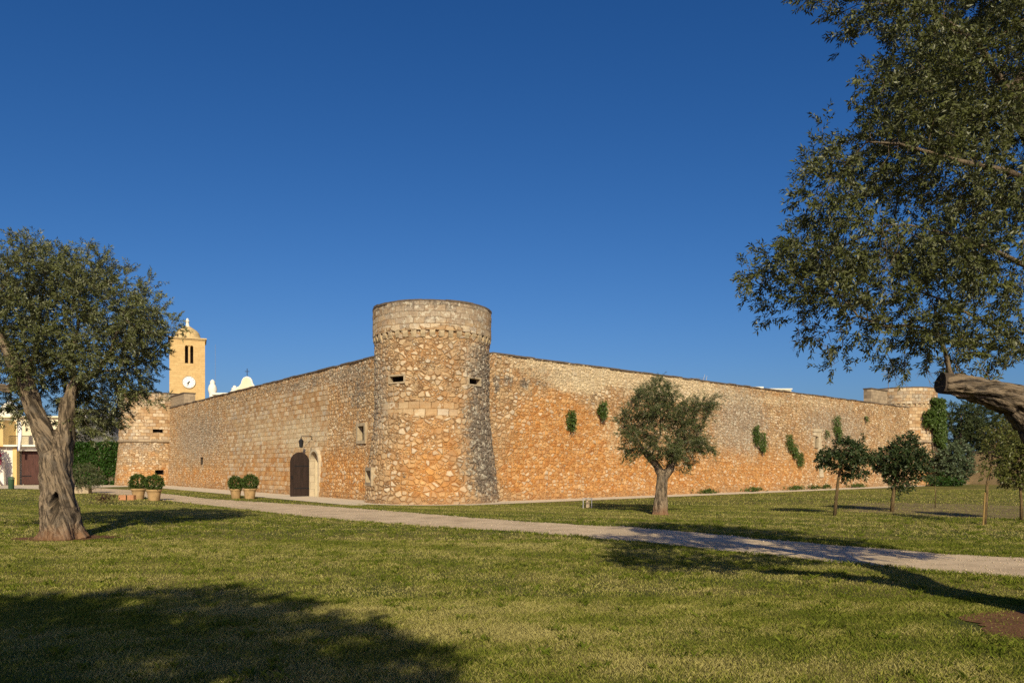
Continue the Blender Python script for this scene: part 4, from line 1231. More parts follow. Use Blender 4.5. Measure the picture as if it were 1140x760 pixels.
tree('olive_tree', 'small round-crowned olive tree on the grass in front of the orange stained wall', 'tree', pm(735, 573), trunk_m, limb_m, blob_m, 1700, .11,
     M['olive_leaf_mid'], M['bark'], 23, infl=1.6, kill=.13, per=3, rleaf=.012, tip=.003, voxel=.022, amp=.05, clump=(75, .15), twigmat=M['twig'], backbone_only=True,
     leafkw=dict(L=(.12, .30), pairs=6, leaf=(.078, .020), droop=.0))

# --- the near olive, reaching in from the right
Yn = 7.9
def pn(px, py, dy=0.0): return at(px, py, Yn + dy)
trunk_n = [([pn(1240, 715), pn(1238, 690), pn(1228, 640), pn(1215, 590), pn(1205, 545), pn(1195, 510)], [.62, .48, .38, .34, .33, .32]),
           ([pn(1205, 545), pn(1180, 500, -.05), pn(1155, 468, -.1), pn(1128, 448, -.1), pn(1098, 436, -.15), pn(1068, 430, -.2), pn(1049, 428, -.2)], [.26, .225, .195, .16, .128, .115, .108]),
           ([pn(1205, 540), pn(1240, 470, .2), pn(1246, 390, .3), pn(1225, 300, .3), pn(1188, 220, .3), pn(1155, 150, .3), pn(1126, 90, .2)], [.28, .24, .20, .18, .16, .14, .10])]
limb_n = [([pn(1098, 434, -.15), pn(1064, 426, -.2), pn(1056, 412, -.2), pn(1053, 392, -.25), pn(1044, 374, -.3), pn(1040, 340, -.4)], [.10, .075, .05, .04, .032, .018]),
          ([pn(1044, 374, -.3), pn(1030, 365, -.4), pn(1008, 362, -.5), pn(986, 364, -.6), pn(955, 352, -.7)], [.03, .028, .024, .02, .012]),
          ([pn(1225, 300, .3), pn(1150, 300, -.2), pn(1110, 280, -.5), pn(1065, 262, -.7), pn(1010, 250, -.8)], [.08, .055, .04, .028, .014]),
          ([pn(1188, 220, .3), pn(1120, 190, -.3), pn(1070, 180, -.6), pn(1000, 160, -.8), pn(965, 158, -.9)], [.08, .06, .045, .024, .010]),
          ([pn(1155, 150, .3), pn(1118, 95, .0), pn(1090, 50, -.3), pn(1050, 20, -.5), pn(1000, 4, -.7), pn(968, 5, -.7)], [.10, .075, .055, .03, .014, .006]),
          ([pn(1155, 150, .3), pn(1140, 80, .4), pn(1130, 10, .5), pn(1100, -60, .5), pn(1060, -110, .3)], [.09, .08, .065, .05, .03]),
          ([pn(1246, 390, .3), pn(1260, 330, .8), pn(1320, 280, 1.0), pn(1400, 230, 1.2)], [.13, .11, .08, .04]),
          ([pn(1225, 300, .3), pn(1190, 240, 1.0), pn(1150, 160, 1.6), pn(1100, 120, 1.9)], [.09, .07, .05, .03]),
          ([pn(1243, 440, .2), pn(1160, 400, .9), pn(1100, 360, 1.3), pn(1040, 330, 1.5), pn(980, 310, 1.6)], [.055, .045, .035, .026, .014]),
          ([pn(1246, 390, .3), pn(1200, 300, -.8), pn(1180, 220, -1.2), pn(1150, 160, -1.4)], [.09, .07, .05, .03]),
          ([pn(1155, 150, .3), pn(1200, 60, .4), pn(1260, -20, .4), pn(1320, -60, .4)], [.09, .08, .06, .03])]
blob_n = [B(pn, 1080, 85, 60, 66, -.3, 1.0), B(pn, 1000, 145, 44, 46, -.6, .8), B(pn, 934, 200, 24, 26, -.6, .6), B(pn, 884, 308, 26, 20, -.5, .5), B(pn, 922, 318, 36, 22, -.6, .6), B(pn, 1040, 200, 95, 70, -.4, 1.1), B(pn, 965, 295, 72, 36, -.6, .8),
          B(pn, 905, 292, 36, 26, -.4, .5), B(pn, 1030, 305, 80, 42, -.3, 1.1), B(pn, 1110, 318, 56, 46, .2, 1.1), B(pn, 990, 345, 50, 20, -.5, .6), B(pn, 1110, 180, 60, 90, .4, 1.3),
          B(pn, 1125, 30, 62, 64, .2, 1.2), B(pn, 1015, -8, 30, 7, -.6, .4), B(pn, 962, 2, 18, 4, -.7, .25), B(pn, 1118, 374, 36, 16, .0, .6), B(pn, 1040, 260, 100, 60, 1.4, .9), B(pn, 1060, 130, 90, 80, 1.5, .9),
          B(pn, 1090, -60, 75, 45, .2, 1.3), B(pn, 1180, -80, 150, 90, .2, 1.5), B(pn, 1300, 60, 130, 150, .4, 1.7), B(pn, 1330, 260, 120, 110, .6, 1.5), B(pn, 1220, 180, 80, 120, 1.4, 1.0), B(pn, 1005, 366, 34, 10, -.4, .35),
          B(pn, 922, 252, 22, 22, -.5, .4), B(pn, 1035, 85, 30, 30, -.6, .6)]
tn, Pn, parn, radn = tree('olive_tree', 'near olive tree reaching in from the right with a thick sawn-off limb', 'tree', (gnd(1238, 700)[0], gnd(1238, 700)[1], 0), trunk_n, limb_n, blob_n, 6000, .12,
     M['olive_leaf_near'], M['bark_near'], 31, infl=1.8, kill=.15, leaf_prob=.86, per=4, rleaf=.010, tip=.0022, voxel=.012, amp=.055, rough=(9.0, 30.0), clump=(230, .165), twigmat=M['twig'], backbone_only=False,
     leafkw=dict(L=(.08, .19), pairs=7, leaf=(.054, .0165), spread=1.1, droop=.0))
# sawn face of the limb
ec, ed = pn(1049, 427, -.2), unit(pn(1049, 427, -.2) - pn(1068, 429, -.2))
mb = MB(); a1 = unit(np.cross(ed, [0, 0, 1])); b1 = np.cross(ed, a1)
ring = [ec + ed * .02 + .108 * (1 + .08 * math.sin(3 * t + 1)) * (math.cos(t) * a1 + math.sin(t) * b1) for t in np.linspace(0, 2 * math.pi, 20)[:-1]]
mb.add(ring + [p - ed * .1 for p in ring] + [ec + ed * .012], [(k, (k + 1) % 19, 38) for k in range(19)] + [(k, (k + 1) % 19, 19 + (k + 1) % 19, 19 + k) for k in range(19)])
mb.build('sawn_face', plain('weathered_end_grain', (.055, .042, .032), .95, .4, 12, .6), tn)
# bare dead twigs under the crown
def bare_twigs(parent, starts, seed):
    r = np.random.default_rng(seed)
    for s, d, L in starts:
        Vs, Fs, nb = [], [], 0
        stack = [(np.array(s), unit(np.array(d, float)), L, .0035)]
        while stack:
            p, v, l, rr = stack.pop(); pts = [p]; m = 6
            for q in range(m):
                v = unit(v + r.normal(0, .18, 3) + np.array([0, 0, -.03])); pts.append(pts[-1] + v * l / m)
                if l > .12 and r.random() < .45: stack.append((pts[-1], unit(v + r.normal(0, .7, 3)), l * .5, rr * .65))
            V, F = tube_np(np.array(pts), np.linspace(rr, rr * .4, m + 1), 4); Vs.append(V); Fs.append(F + nb); nb += len(V)
        link('bare_twig', mesh_np('bare_twig', np.concatenate(Vs), np.concatenate(Fs), M['twig']), parent)
bare_twigs(tn, [(pn(915, 352, -.5), (-.35, 0, -1), .45), (pn(935, 358, -.5), (-.1, .1, -1), .40), (pn(1035, 385, -.3), (-.2, 0, -1), .42), (pn(1060, 395, -.2), (.1, 0, -1), .35), (pn(985, 380, -.5), (.1, 0, -1), .35),
                (pn(1010, 385, -.4), (-.1, -.1, -1), .3), (pn(890, 340, -.5), (-.3, 0, -1), .35), (pn(1000, 250, -.8), (-.3, -.4, -1), .6), (pn(980, 230, -.9), (-.5, -.3, -.8), .6)], 4)

# --- the olive behind the viewer whose shadow lies on the lawn bottom left
bx_, by_ = -2.75, -3.6
def pb(x, y, z): return np.array([bx_ + x, by_ + y, z])
trunk_b = [([pb(0, 0, -.1), pb(0, 0, 0), pb(.05, 0, 1.2), pb(0, .1, 2.6)], [.5, .42, .34, .30]), ([pb(0, .1, 2.4), pb(-.5, .2, 3.6), pb(-1.0, .3, 4.8)], [.24, .19, .12]), ([pb(0, .1, 2.4), pb(.5, 0, 3.6), pb(1.0, -.1, 4.8)], [.24, .19, .12])]
limb_b = [([pb(0, .1, 2.6), pb(-.5, .2, 3.6), pb(-1.0, .3, 4.8), pb(-1.4, .3, 6.2)], [.22, .18, .12, .05]), ([pb(0, .1, 2.6), pb(.5, 0, 3.6), pb(1.0, -.1, 4.8), pb(1.4, 0, 6.0)], [.22, .18, .12, .05])]
blob_b = [(pb(-1.3, 0, 6.2), (2.3, 1.9, 1.5)), (pb(1.3, 0, 6.0), (2.0, 1.8, 1.35)), (pb(0, 0, 7.1), (1.9, 1.6, 1.0)), (pb(2.6, 0, 5.3), (1.0, 1.0, .8)), (pb(-2.7, 0, 5.2), (1.2, 1.2, .9)), (pb(0, 0, 5.0), (1.8, 1.4, .8)), (pb(2.9, 0, 6.0), (.6, .6, .45))]
tree('olive_tree', 'olive tree behind the viewer, casting the round shadow on the grass at lower left', 'tree', pb(0, 0, 0), trunk_b, limb_b, blob_b, 1500, .24,
     M['olive_leaf'], M['bark'], 41, infl=2.6, kill=.26, per=10, rleaf=.016, tip=.004, voxel=.05, amp=.05, twigmat=M['twig'], backbone_only=True,
     leafkw=dict(L=(.2, .42), pairs=6, leaf=(.09, .035)))

# --- young trees on the right
def young(label, base_px, pts, rad, blobs, Y, seed, mat, N=420, leaf=(.10, .05), group='young trees on the right lawn', stake=False, per=2, prob=1.0):
    f = lambda px, py, dy=0.0: at(px, py, Y + dy)
    tp = [(np.array([f(*p) for p in pts]), rad)]
    limbs = [([f(*p) for p in pts], rad)]
    t, *_ = tree('young_tree', label, 'tree', at(base_px[0], base_px[1], Y), tp, limbs, [B(f, *b) for b in blobs], N, .09, mat, M['bark_yel'], seed, group,
         infl=1.2, kill=.11, per=per, rleaf=.012, tip=.003, fluted=False, backbone_only=True, leafkw=dict(L=(.08, .18), pairs=3, leaf=leaf, spread=1.1, droop=.2), leaf_prob=prob)
    return t, f
M['bark_yel'] = bark_mat('young_bark', (.075, .052, .026), (.19, .13, .06), None, 2.5)
Y1 = gnd(930, 573.5)[1]
young('slim young tree with bent crown, nearest the long wall on the right lawn', (930, 574), [(929, 575), (931, 555), (933, 535), (937, 515), (938, 500)], [.06, .052, .047, .04, .02],
      [(938, 508, 27, 13), (945, 497, 14, 10, 0, .4), (918, 512, 9, 8, 0, .3), (960, 507, 16, 8, 0, .4), (950, 525, 16, 9, 0, .4), (957, 492, 6, 6, 0, .2), (936, 492, 8, 5, 0, .3)], Y1, 51, M['leaf_citrus'], 420)
Y2 = gnd(993, 569.5)[1]
young('young tree with full round dark crown, in front of the right end tower', (993, 570), [(993, 571), (994, 555), (996, 540), (1000, 520), (1003, 505)], [.075, .065, .055, .05, .025],
      [(1003, 512, 30, 18), (1008, 497, 18, 12, 0, .5), (985, 520, 14, 10, 0, .4), (1026, 522, 10, 12, 0, .35), (1002, 535, 18, 10, 0, .4), (1012, 485, 6, 6, 0, .2), (1002, 546, 6, 5, 0, .2)], Y2, 52, M['leaf_citrus'], 620)
Y3 = gnd(1097, 584)[1]
t3, f3 = young('thin sparse young tree tied to a yellow stake, at the right edge', (1097, 584), [(1096, 585), (1098, 560), (1099, 540), (1103, 520), (1108, 495)], [.05, .045, .04, .035, .02],
      [(1110, 500, 16, 22, 0, .5), (1103, 522, 13, 8, 0, .35), (1120, 482, 16, 12, 0, .4), (1104, 480, 9, 9, 0, .3), (1099, 530, 5, 8, 0, .2)], Y3, 53, M['leaf_yellow'], 260, leaf=(.09, .04), prob=.6)
MB().tube([f3(1094.5, 584, -.10), f3(1096.5, 548, -.08)], .024, 8).build('stake', plain('yellow_stake', (.25, .165, .055), .8, .2, 8, .2), t3)
Y4 = gnd(1137, 579)[1]
young('bushy young tree with yellow green leaves at the far right edge', (1137, 580), [(1137, 580), (1137, 560), (1136, 545), (1133, 530), (1132, 510)], [.05, .045, .04, .035, .02],
      [(1132, 512, 18, 22, 0, .6), (1122, 528, 12, 12, 0, .4), (1140, 535, 14, 10, 0, .4), (1146, 505, 14, 20, 0, .5), (1128, 492, 12, 10, 0, .4)], Y4, 54, M['leaf_yellow'], 520, leaf=(.10, .05))
# thin staked sapling between
Ys = gnd(1041, 565)[1]
young('tiny bare sapling with a few leaves, right of the round-crowned young tree', (1041, 565), [(1041, 565.5), (1041.5, 550), (1041, 538)], [.02, .017, .012], [(1041, 530, 4, 9, 0, .15)], Ys, 55, M['leaf_citrus'], 40, leaf=(.07, .03))

# --- background trees on the right (behind the end of the castle)
def bgtree(name, label, cat, px, pybase, Y, blobs, mat, seed, N=420, leaf=(.30, .10), trunk_w=.2, per=3, L=(.25, .55), pairs=4, group=None, step=.45, hollow=.3):
    f = lambda x, y, dy=0.0: at(x, y, Y + dy)
    top = min(b[1] for b in blobs); b0 = f(px, pybase); b0[2] = 0
    tp = [([b0, f(px + 1, (pybase + top) / 2), f(px + 2, top + 5)], [trunk_w, trunk_w * .7, trunk_w * .25])]
    return tree(name, label, cat, b0, tp, [(tp[0][0], tp[0][1])], [B(f, *b) for b in blobs], N, step, mat, M['bark_dark'], seed, group, infl=step * 9, kill=step * 1.1, per=per, rleaf=.05, tip=.008,
                fluted=False, backbone_only=True, leafkw=dict(L=L, pairs=pairs, leaf=leaf, spread=1.0, droop=.1), hollow=hollow)
gp = 'trees beyond the right end of the castle'
bgtree('pine_tree', 'dark evergreen tree just right of the ivy covered end tower', 'tree', 1068, 540, 82, [(1068, 470, 22, 24), (1076, 485, 24, 24), (1056, 490, 18, 22), (1070, 458, 12, 12)], M['leaf_pine'], 61, 700, group=gp, leaf=(.26, .10))
bgtree('pine_tree', 'dark broad evergreen tree behind the tan wall, below the sawn-off limb', 'tree', 1092, 540, 90, [(1092, 478, 28, 26), (1100, 465, 20, 16), (1082, 462, 16, 16), (1108, 490, 16, 20)], M['leaf_pine'], 62, 700, group=gp, leaf=(.28, .10))
bgtree('broadleaf_tree', 'brownish green tree behind the thin staked young tree', 'tree', 1122, 540, 78, [(1120, 492, 26, 24), (1130, 475, 18, 16), (1106, 500, 12, 16), (1140, 490, 20, 30)], leaf_mat('olive_brown_leaves', (.062, .066, .018), (.09, .09, .03), (.16, .08, .03)), 63, 600, group=gp, leaf=(.22, .11))
bgtree('broadleaf_tree', 'dark tree filling the right edge beyond the tan wall', 'tree', 1160, 540, 95, [(1160, 480, 40, 40), (1190, 490, 40, 40)], M['leaf_pine'], 64, 500, group=gp, leaf=(.3, .12))
bgtree('shrub', 'grey green leafy shrub at the foot of the ivy, left of the tan wall', 'shrub', 1063, 535, 68, [(1063, 512, 19, 18, 0, 1.4), (1072, 520, 12, 12, 0, 1.0), (1054, 522, 12, 12, 0, 1), (1066, 500, 10, 10, 0, .8)], M['leaf_grey'], 65, 380, leaf=(.22, .10), trunk_w=.06, step=.25, L=(.2, .4))
bgtree('shrub', 'low green bush at the foot of the right end tower', 'shrub', 1046, 541, 66, [(1046, 536, 13, 7, 0, .9), (1060, 537, 12, 5, 0, .9)], M['leaf_hedge'], 66, 160, leaf=(.16, .08), trunk_w=.04, step=.2, L=(.15, .3))

# ------------------------------------------------------------------ creepers, hedges, pots
def leaf_cloud(pts, nrm, r, leaf, L=(.10, .25), pairs=3, droop=.6):
    d = unit(nrm + r.normal(0, .6, pts.shape))
    return sprays(pts, d, r, L=L, pairs=pairs, leaf=leaf, spread=1.0, droop=droop, clump=np.clip(.5 + .5 * fnoise(pts[:, 0] + pts[:, 1], pts[:, 2], 4.0, 3), 0, 1))

def hanging(label, fr, spots, seed, name='caper_plant', n=150, mat=None, leaf=(.075, .055)):
    r = np.random.default_rng(seed); P = []
    for (px, py, rx, ry) in spots:
        s, z = fr.sz(px, py); Y = fr.W(s, z)[1]; k = Y / F_PX; cs = abs(fr.s_px(px + rx) - fr.s_px(px - rx)) / 2
        m = int(n * (ry / 9.0) + 20)
        q = r.random(m) ** .8; a = r.uniform(-1, 1, m)
        zz = z + ry * k * (1 - 2 * q); wid = cs * np.sqrt(np.clip(1 - (2 * q - .85) ** 2 * .75, .05, 1))
        for i_ in range(m):
            P.append(fr.W(s + a[i_] * wid[i_] * .9, zz[i_], off_at(zz[i_]) + .05 + .30 * r.random() * (1 - abs(a[i_]) * .6)))
    P = np.array(P); nn = np.tile(np.array([fr.n[0], fr.n[1], -.3]), (len(P), 1))
    V, F, rn, c = leaf_cloud(P, nn, r, leaf)
    s, z = fr.sz(spots[0][0], spots[0][1]); base = fr.W(s, z, off_at(z))
    t = empty(name, base, label, 'plant', 'green plants rooted in the right castle wall')
    link('foliage', mesh_np('foliage', V, F, mat or M['leaf_ivy'], attr={'rnd': rn, 'clump': c}), t)
    mb = MB()
    for k in range(7):
        i_ = int(r.integers(len(P))); p1 = P[i_]; mid = (base + p1) / 2 + np.array([fr.n[0], fr.n[1], .3]) * .12
        mb.tube([base - np.array([fr.n[0], fr.n[1], 0]) * .05, mid, p1], [.014, .010, .005], 5)
    mb.build('stem', M['bark_dark'], t)
    return t
hanging('small oval tuft hanging on the orange wall, closer to the big tower', FR, [(633, 466, 5.0, 9.5)], 71)
hanging('small tuft hanging high on the wall just left of the small olive crown', FR, [(668, 455, 5.0, 9)], 72)
hanging('double trailing plant on the wall right of the small olive tree', FR, [(839, 482, 3.0, 10), (845, 491, 4.5, 10)], 73)
hanging('plant trailing in three steps down the middle of the far wall', FR, [(876, 491, 3.6, 8), (881, 500, 3.2, 7), (886, 510, 3.2, 7)], 74)
hanging('long narrow plant hanging above the slim young tree', FR, [(929, 471, 4.5, 9), (932, 484, 2.5, 8)], 75)
hanging('tiny green tuft high on the wall just left of the right end tower', FR, [(962, 465, 2.0, 2.5)], 76, n=30)
hanging('tiny tuft beside the pale bricked strip of the far wall', FR, [(918, 482, 1.6, 4)], 77, n=30)

def weed(label, px, py, w, seed):
    r = np.random.default_rng(seed); s = FR.s_px(px); half = abs(FR.s_px(px + w / 2) - FR.s_px(px - w / 2)) / 2
    m = int(25 + 35 * half); a = r.normal(0, .5, m) * half
    P = np.array([FR.W(s + a[k], .02 + .20 * r.random() * math.exp(-(a[k] / half) ** 2), .38 + r.random() * .5) for k in range(m)])
    V, F, rn, c = leaf_cloud(P, np.tile([FR.n[0], FR.n[1], 1.0], (m, 1)), r, (.12, .05), L=(.08, .2), droop=.1)
    t = empty('weed_tuft', FR.W(s, 0, .5), label, 'plant', 'weeds along the foot of the right wall')
    link('foliage', mesh_np('foliage', V, F, M['leaf_ivy'], attr={'rnd': rn, 'clump': c}), t)
    mb = MB()
    for k in range(6): mb.tube([FR.W(s, .0, .5), P[k]], [.012, .005], 5)
    mb.build('stem', M['bark_dark'], t)
weed('widest weed tuft at the foot of the wall, right of the small olive trunk', 778, 547.5, 22, 81)
weed('weed tuft at the wall foot below the double trailing plant', 829, 546.5, 19, 82)
weed('weed tuft at the wall foot below the three-step trailing plant', 876, 545.5, 20, 83)
weed('small weed at the wall foot left of the pale bricked strip', 897, 545, 7, 84)
weed('small weed at the wall foot below the pale bricked strip', 910, 544.5, 6, 85)
weed('weed at the wall foot behind the slim young tree', 945, 543.5, 18, 86)

# ivy over the right end tower
r = np.random.default_rng(91); P, N_ = [], []
f_ = -TR / np.linalg.norm(TR); rt_ = np.array([-f_[1], f_[0]])
for k in range(5200):
    z = r.uniform(1.2, 8.1); a = r.uniform(.62, 1.8); lim = .98 - .20 * math.sin(z * 1.3) - .12 * math.sin(z * 3.1 + 1) - (.2 if z > 5.5 else 0) + .26 * max(0, (4.6 - z) / 4)
    if a < lim: continue
    rr = 3.0 + .4 * max(0, (3.9 - z) / 3.9) + r.random() ** 2 * .55 + .05
    n = f_ * math.cos(a) + rt_ * math.sin(a); P.append((TR[0] + rr * n[0], TR[1] + rr * n[1], z)); N_.append((n[0], n[1], -.2))
V, F, rn, c = leaf_cloud(np.array(P), np.array(N_), r, (.13, .10), L=(.12, .35), pairs=4)
tv = empty('ivy', (TR[0] + 3.2, TR[1] - 1, 0), 'bright green ivy climbing the right side of the right end tower', 'plant')
link('foliage', mesh_np('foliage', V, F, M['leaf_ivy'], attr={'rnd': rn, 'clump': c}), tv)
mb = MB()
for a in (1.0, 1.15, 1.3):
    n = f_ * math.cos(a) + rt_ * math.sin(a)
    mb.tube([(TR[0] + n[0] * 3.45, TR[1] + n[1] * 3.45, 0), (TR[0] + n[0] * 3.08, TR[1] + n[1] * 3.08, 4), (TR[0] + n[0] * 3.0, TR[1] + n[1] * 3.0, 7)], [.07, .05, .02], 6)
mb.build('stem', M['bark_dark'], tv)

# tan boundary wall, far right
bw = at(1078, 541, 74); be = at(1180, 541, 66)
t = empty('boundary_wall', (bw[0], bw[1], 0), 'plain tan stone boundary wall beyond the trees on the right', 'wall')
mid = (bw + be) / 2; L_ = np.linalg.norm((be - bw)[:2]); an = math.atan2(be[1] - bw[1], be[0] - bw[0])
MB().box((mid[0], mid[1], 1.55), (L_, .5, 3.1), an).build('wall', ashlar_simple('tan_wall_stone', (.42, .29, .155), (.47, .34, .19), (.5, .28)), t)
MB().box((mid[0], mid[1], 3.16), (L_ + .1, .62, .12), an).build('coping', M['coping'], t)

# hedge, left of the castle
def hedge():
    r = np.random.default_rng(95); Y0 = 69.5
    x0, x1, H = at(70, 0, Y0)[0], at(139, 0, Y0)[0], 3.95
    t = empty('hedge', ((x0 + x1) / 2, Y0, 0), 'tall clipped dark green hedge between the olive trunk and the left end tower', 'hedge')
    MB().bx(x0, x1, Y0 + .35, Y0 + 1.2, 0, H - .25).build('inner_growth', M['bark_dark'], t)
    m = 5200
    P = np.stack([r.uniform(x0, x1, m), Y0 + .45 + r.normal(0, .12, m), r.random(m) * H], -1)
    P[:, 1] -= .25 * fnoise(P[:, 0], P[:, 2], 2.2, 8) * .6
    top = r.random(m) < .2; P[top, 1] = Y0 + r.uniform(.3, 1.2, top.sum()); P[top, 2] = H - .15 + .12 * fnoise(P[top, 0], P[top, 1], 3, 4)
    N_ = np.tile([0, -1, .25], (m, 1)).astype(float); N_[top] = (0, -.2, 1)
    V, F, rn, c = leaf_cloud(P, N_, r, (.17, .12), L=(.08, .22), pairs=2, droop=.4)
    link('foliage', mesh_np('foliage', V, F, M['leaf_hedge'], attr={'rnd': rn, 'clump': c}), t)
hedge()

M['terracotta'] = plain('terracotta_clay', (.38, .245, .115), .85, .30, 4, .3)
M['soil_pot'] = plain('potting_soil', (.05, .035, .025), .95, .3, 20, .4)
def potted(label, px, py, h_px, w_px, lean, seed):
    g = gnd(px, py); k = g[1] / F_PX; W = w_px * k / 2; ph = .46 * h_px * k
    t = empty('potted_shrub', g, label, 'plant', 'potted shrubs along the path')
    pot = MB().lathe(g, [(W * .60, 0), (W * .62, .02), (W * .70, ph * .5), (W * .78, ph * .82), (W * .86, ph * .84), (W * .88, ph * .97), (W * .84, ph), (W * .72, ph), (W * .70, ph * .9), (.01, ph * .9)], 36).build('pot', M['terracotta'], t, smooth=True, bevel=.004)
    MB().lathe(g + np.array([0, 0, ph * .9]), [(W * .69, .005), (W * .5, .03), (.02, .04)], 24, False).build('soil', M['soil_pot'], pot)
    r = np.random.default_rng(seed); m = 650; v = unit(r.normal(size=(m, 3))); q = .72 + .28 * r.random(m)[:, None] ** .5
    c = g + np.array([lean, 0, ph + (h_px * k - ph) * .50]); rad = np.array([W * .88, W * .88, (h_px * k - ph) * .56])
    lump = 1 + .10 * fnoise(v[:, 0] * 3, v[:, 2] * 3 + v[:, 1] * 2, 2.0, seed)[:, None]
    P = c + v * q * rad * lump
    V, F, rn, cc = leaf_cloud(P, v, r, (.055, .035), L=(.05, .13), pairs=4, droop=.1)
    link('foliage', mesh_np('foliage', V, F, M['leaf_box'], attr={'rnd': rn, 'clump': cc}), t)
    MB().tube([g + np.array([0, 0, ph * .9]), c + np.array([0, 0, .1])], [.03, .02], 6).build('stem', M['bark_dark'], t)
potted('round shrub in terracotta pot, outer one of the pair nearer the left olive tree', 154, 555.5, 26, 18, 0, 101)
potted('round shrub in terracotta pot, inner one of the pair nearer the left olive tree', 171.5, 557, 27, 19, .02, 102)
potted('smaller potted round shrub of the pair nearer the arched door, standing on the outer side', 262.5, 554.5, 23, 15, 0, 103)
potted('bushier potted round shrub of the pair nearer the arched door', 278, 555, 25, 17, .03, 104)

# small bush in a stone planter behind the left olive
g = gnd(92, 549); t = empty('bush', g, 'small grey green bush in a low block planter behind the left olive trunk', 'shrub')
MB().box(g + np.array([0, 0, .22]), (.9, .7, .44), .2, .95).build('planter', M['frame_stone'], t, bevel=.02)
r = np.random.default_rng(111); m = 520; v = unit(r.normal(size=(m, 3))); P = g + np.array([0, 0, 1.05]) + v * (.4 + .6 * r.random((m, 1)) ** .5) * np.array([1.15, .9, .75])
V, F, rn, c = leaf_cloud(P, v, r, (.11, .03), L=(.12, .34), pairs=5, droop=.2)
link('foliage', mesh_np('foliage', V, F, M['olive_leaf_mid'], attr={'rnd': rn, 'clump': c}), t)
mb = MB()
for k in range(9): mb.tube([g + np.array([0, 0, .4]), P[k]], [.025, .008], 5)
mb.build('stem', M['bark_dark'], t)
# low reddish plant and two loose bricks on the grass
g = gnd(117, 560); t = empty('small_plant', g, 'low dark reddish plant growing in the lawn near the left olive tree', 'plant')
r = np.random.default_rng(112); m = 60; P = g + np.c_[r.normal(0, .25, m), r.normal(0, .15, m), r.random(m) * .35]
V, F, rn, c = leaf_cloud(P, np.tile([0, 0, 1.0], (m, 1)), r, (.09, .03), L=(.06, .16), droop=.1)
link('foliage', mesh_np('foliage', V, F, leaf_mat('reddish_leaves', (.10, .05, .03), (.14, .08, .05), (.15, .06, .03)), attr={'rnd': rn, 'clump': c}), t)
MB().tube([g, g + np.array([0, 0, .3])], [.012, .006], 5).build('stem', M['bark_dark'], t)
for px, lab, ry in ((136.5, 'reddish clay block lying on the grass, farther from the pots', .3), (146.5, 'reddish clay block lying on the grass right beside the pots', -.1)):
    g = gnd(px, 556.5); o = MB().box(g + np.array([0, 0, .13]), (.34, .24, .26), ry).build('clay_block', plain('red_clay', (.42, .20, .10), .9, .2, 8, .3), None, bevel=.015)
    props(o, lab, 'block', 'clay blocks on the grass')

# small stone post with side rails, left of the small olive
g = gnd(654, 565.5); t = empty('stone_post', g, 'small pale post between two thin rails on the grass left of the small olive', 'post')
MB().box(g + np.array([0, 0, .20]), (.15, .15, .36), .2, .85).build('post', M['corbel'], t, bevel=.015)
for dx in (-.17, .17): MB().box(g + np.array([dx, .02, .19]), (.035, .035, .38)).build('rail', M['metal'], t)
MB().box(g + np.array([0, .02, .395]), (.40, .05, .03)).build('top_bar', M['metal'], t)

# lantern over the arched door and the worn carved stone
sd = (s_dn + s_df) / 2; sl, zl = FL.sz(347.5, 494)
t = empty('wall_lantern', FL.W(sl, zl, .2), 'black iron lantern on a bracket above the arched castle door', 'lamp')
mb = MB(); mb.tube([FL.W(sl - .3, zl + .42, .0), FL.W(sl - .3, zl + .45, .35), FL.W(sl - .05, zl + .45, .62), FL.W(sl, zl + .36, .66)], .018, 6); mb.tube([FL.W(sl - .3, zl + .05, .0), FL.W(sl - .3, zl + .42, .22)], .014, 6)
mb.build('bracket', M['iron'], t)
c = FL.W(sl, zl, .66)
MB().lathe(c, [(.05, -.22), (.10, -.20), (.14, .12), (.16, .14), (.05, .28), (.02, .34)], 6).build('cage', M['iron'], t)
MB().lathe(c, [(.085, -.18), (.125, .11)], 6, True).build('glass', plain('lantern_glass', (.25, .24, .2), .15, .1, 5, .02, 0, .5), t)
sc_, zc_ = FL.sz(350.5, 503)
mb = MB()
mb.prism([(sc_ - .12, zc_ - .28), (sc_ + .12, zc_ - .28), (sc_ + .16, zc_ + .22), (sc_, zc_ + .30), (sc_ - .16, zc_ + .22)], FL.W, .03, .22)
mb.build('carved_keystone', M['block'], wl_o, bevel=.03)

# ------------------------------------------------------------------ buildings beyond the castle
# clock tower
Dc = 112.0
def pc(px, py, dy=0.0): return at(px, py, Dc + dy)
t = empty('clock_tower', (pc(208.5, 0)[0], Dc + 2.4, 0), 'yellow sandstone church clock tower with a small dome, behind the left end tower', 'tower')
x0, x1 = pc(190.5, 0)[0], pc(227, 0)[0]; zt = pc(0, 378)[2]; xm = (x0 + x1) / 2; W_ = x1 - x0
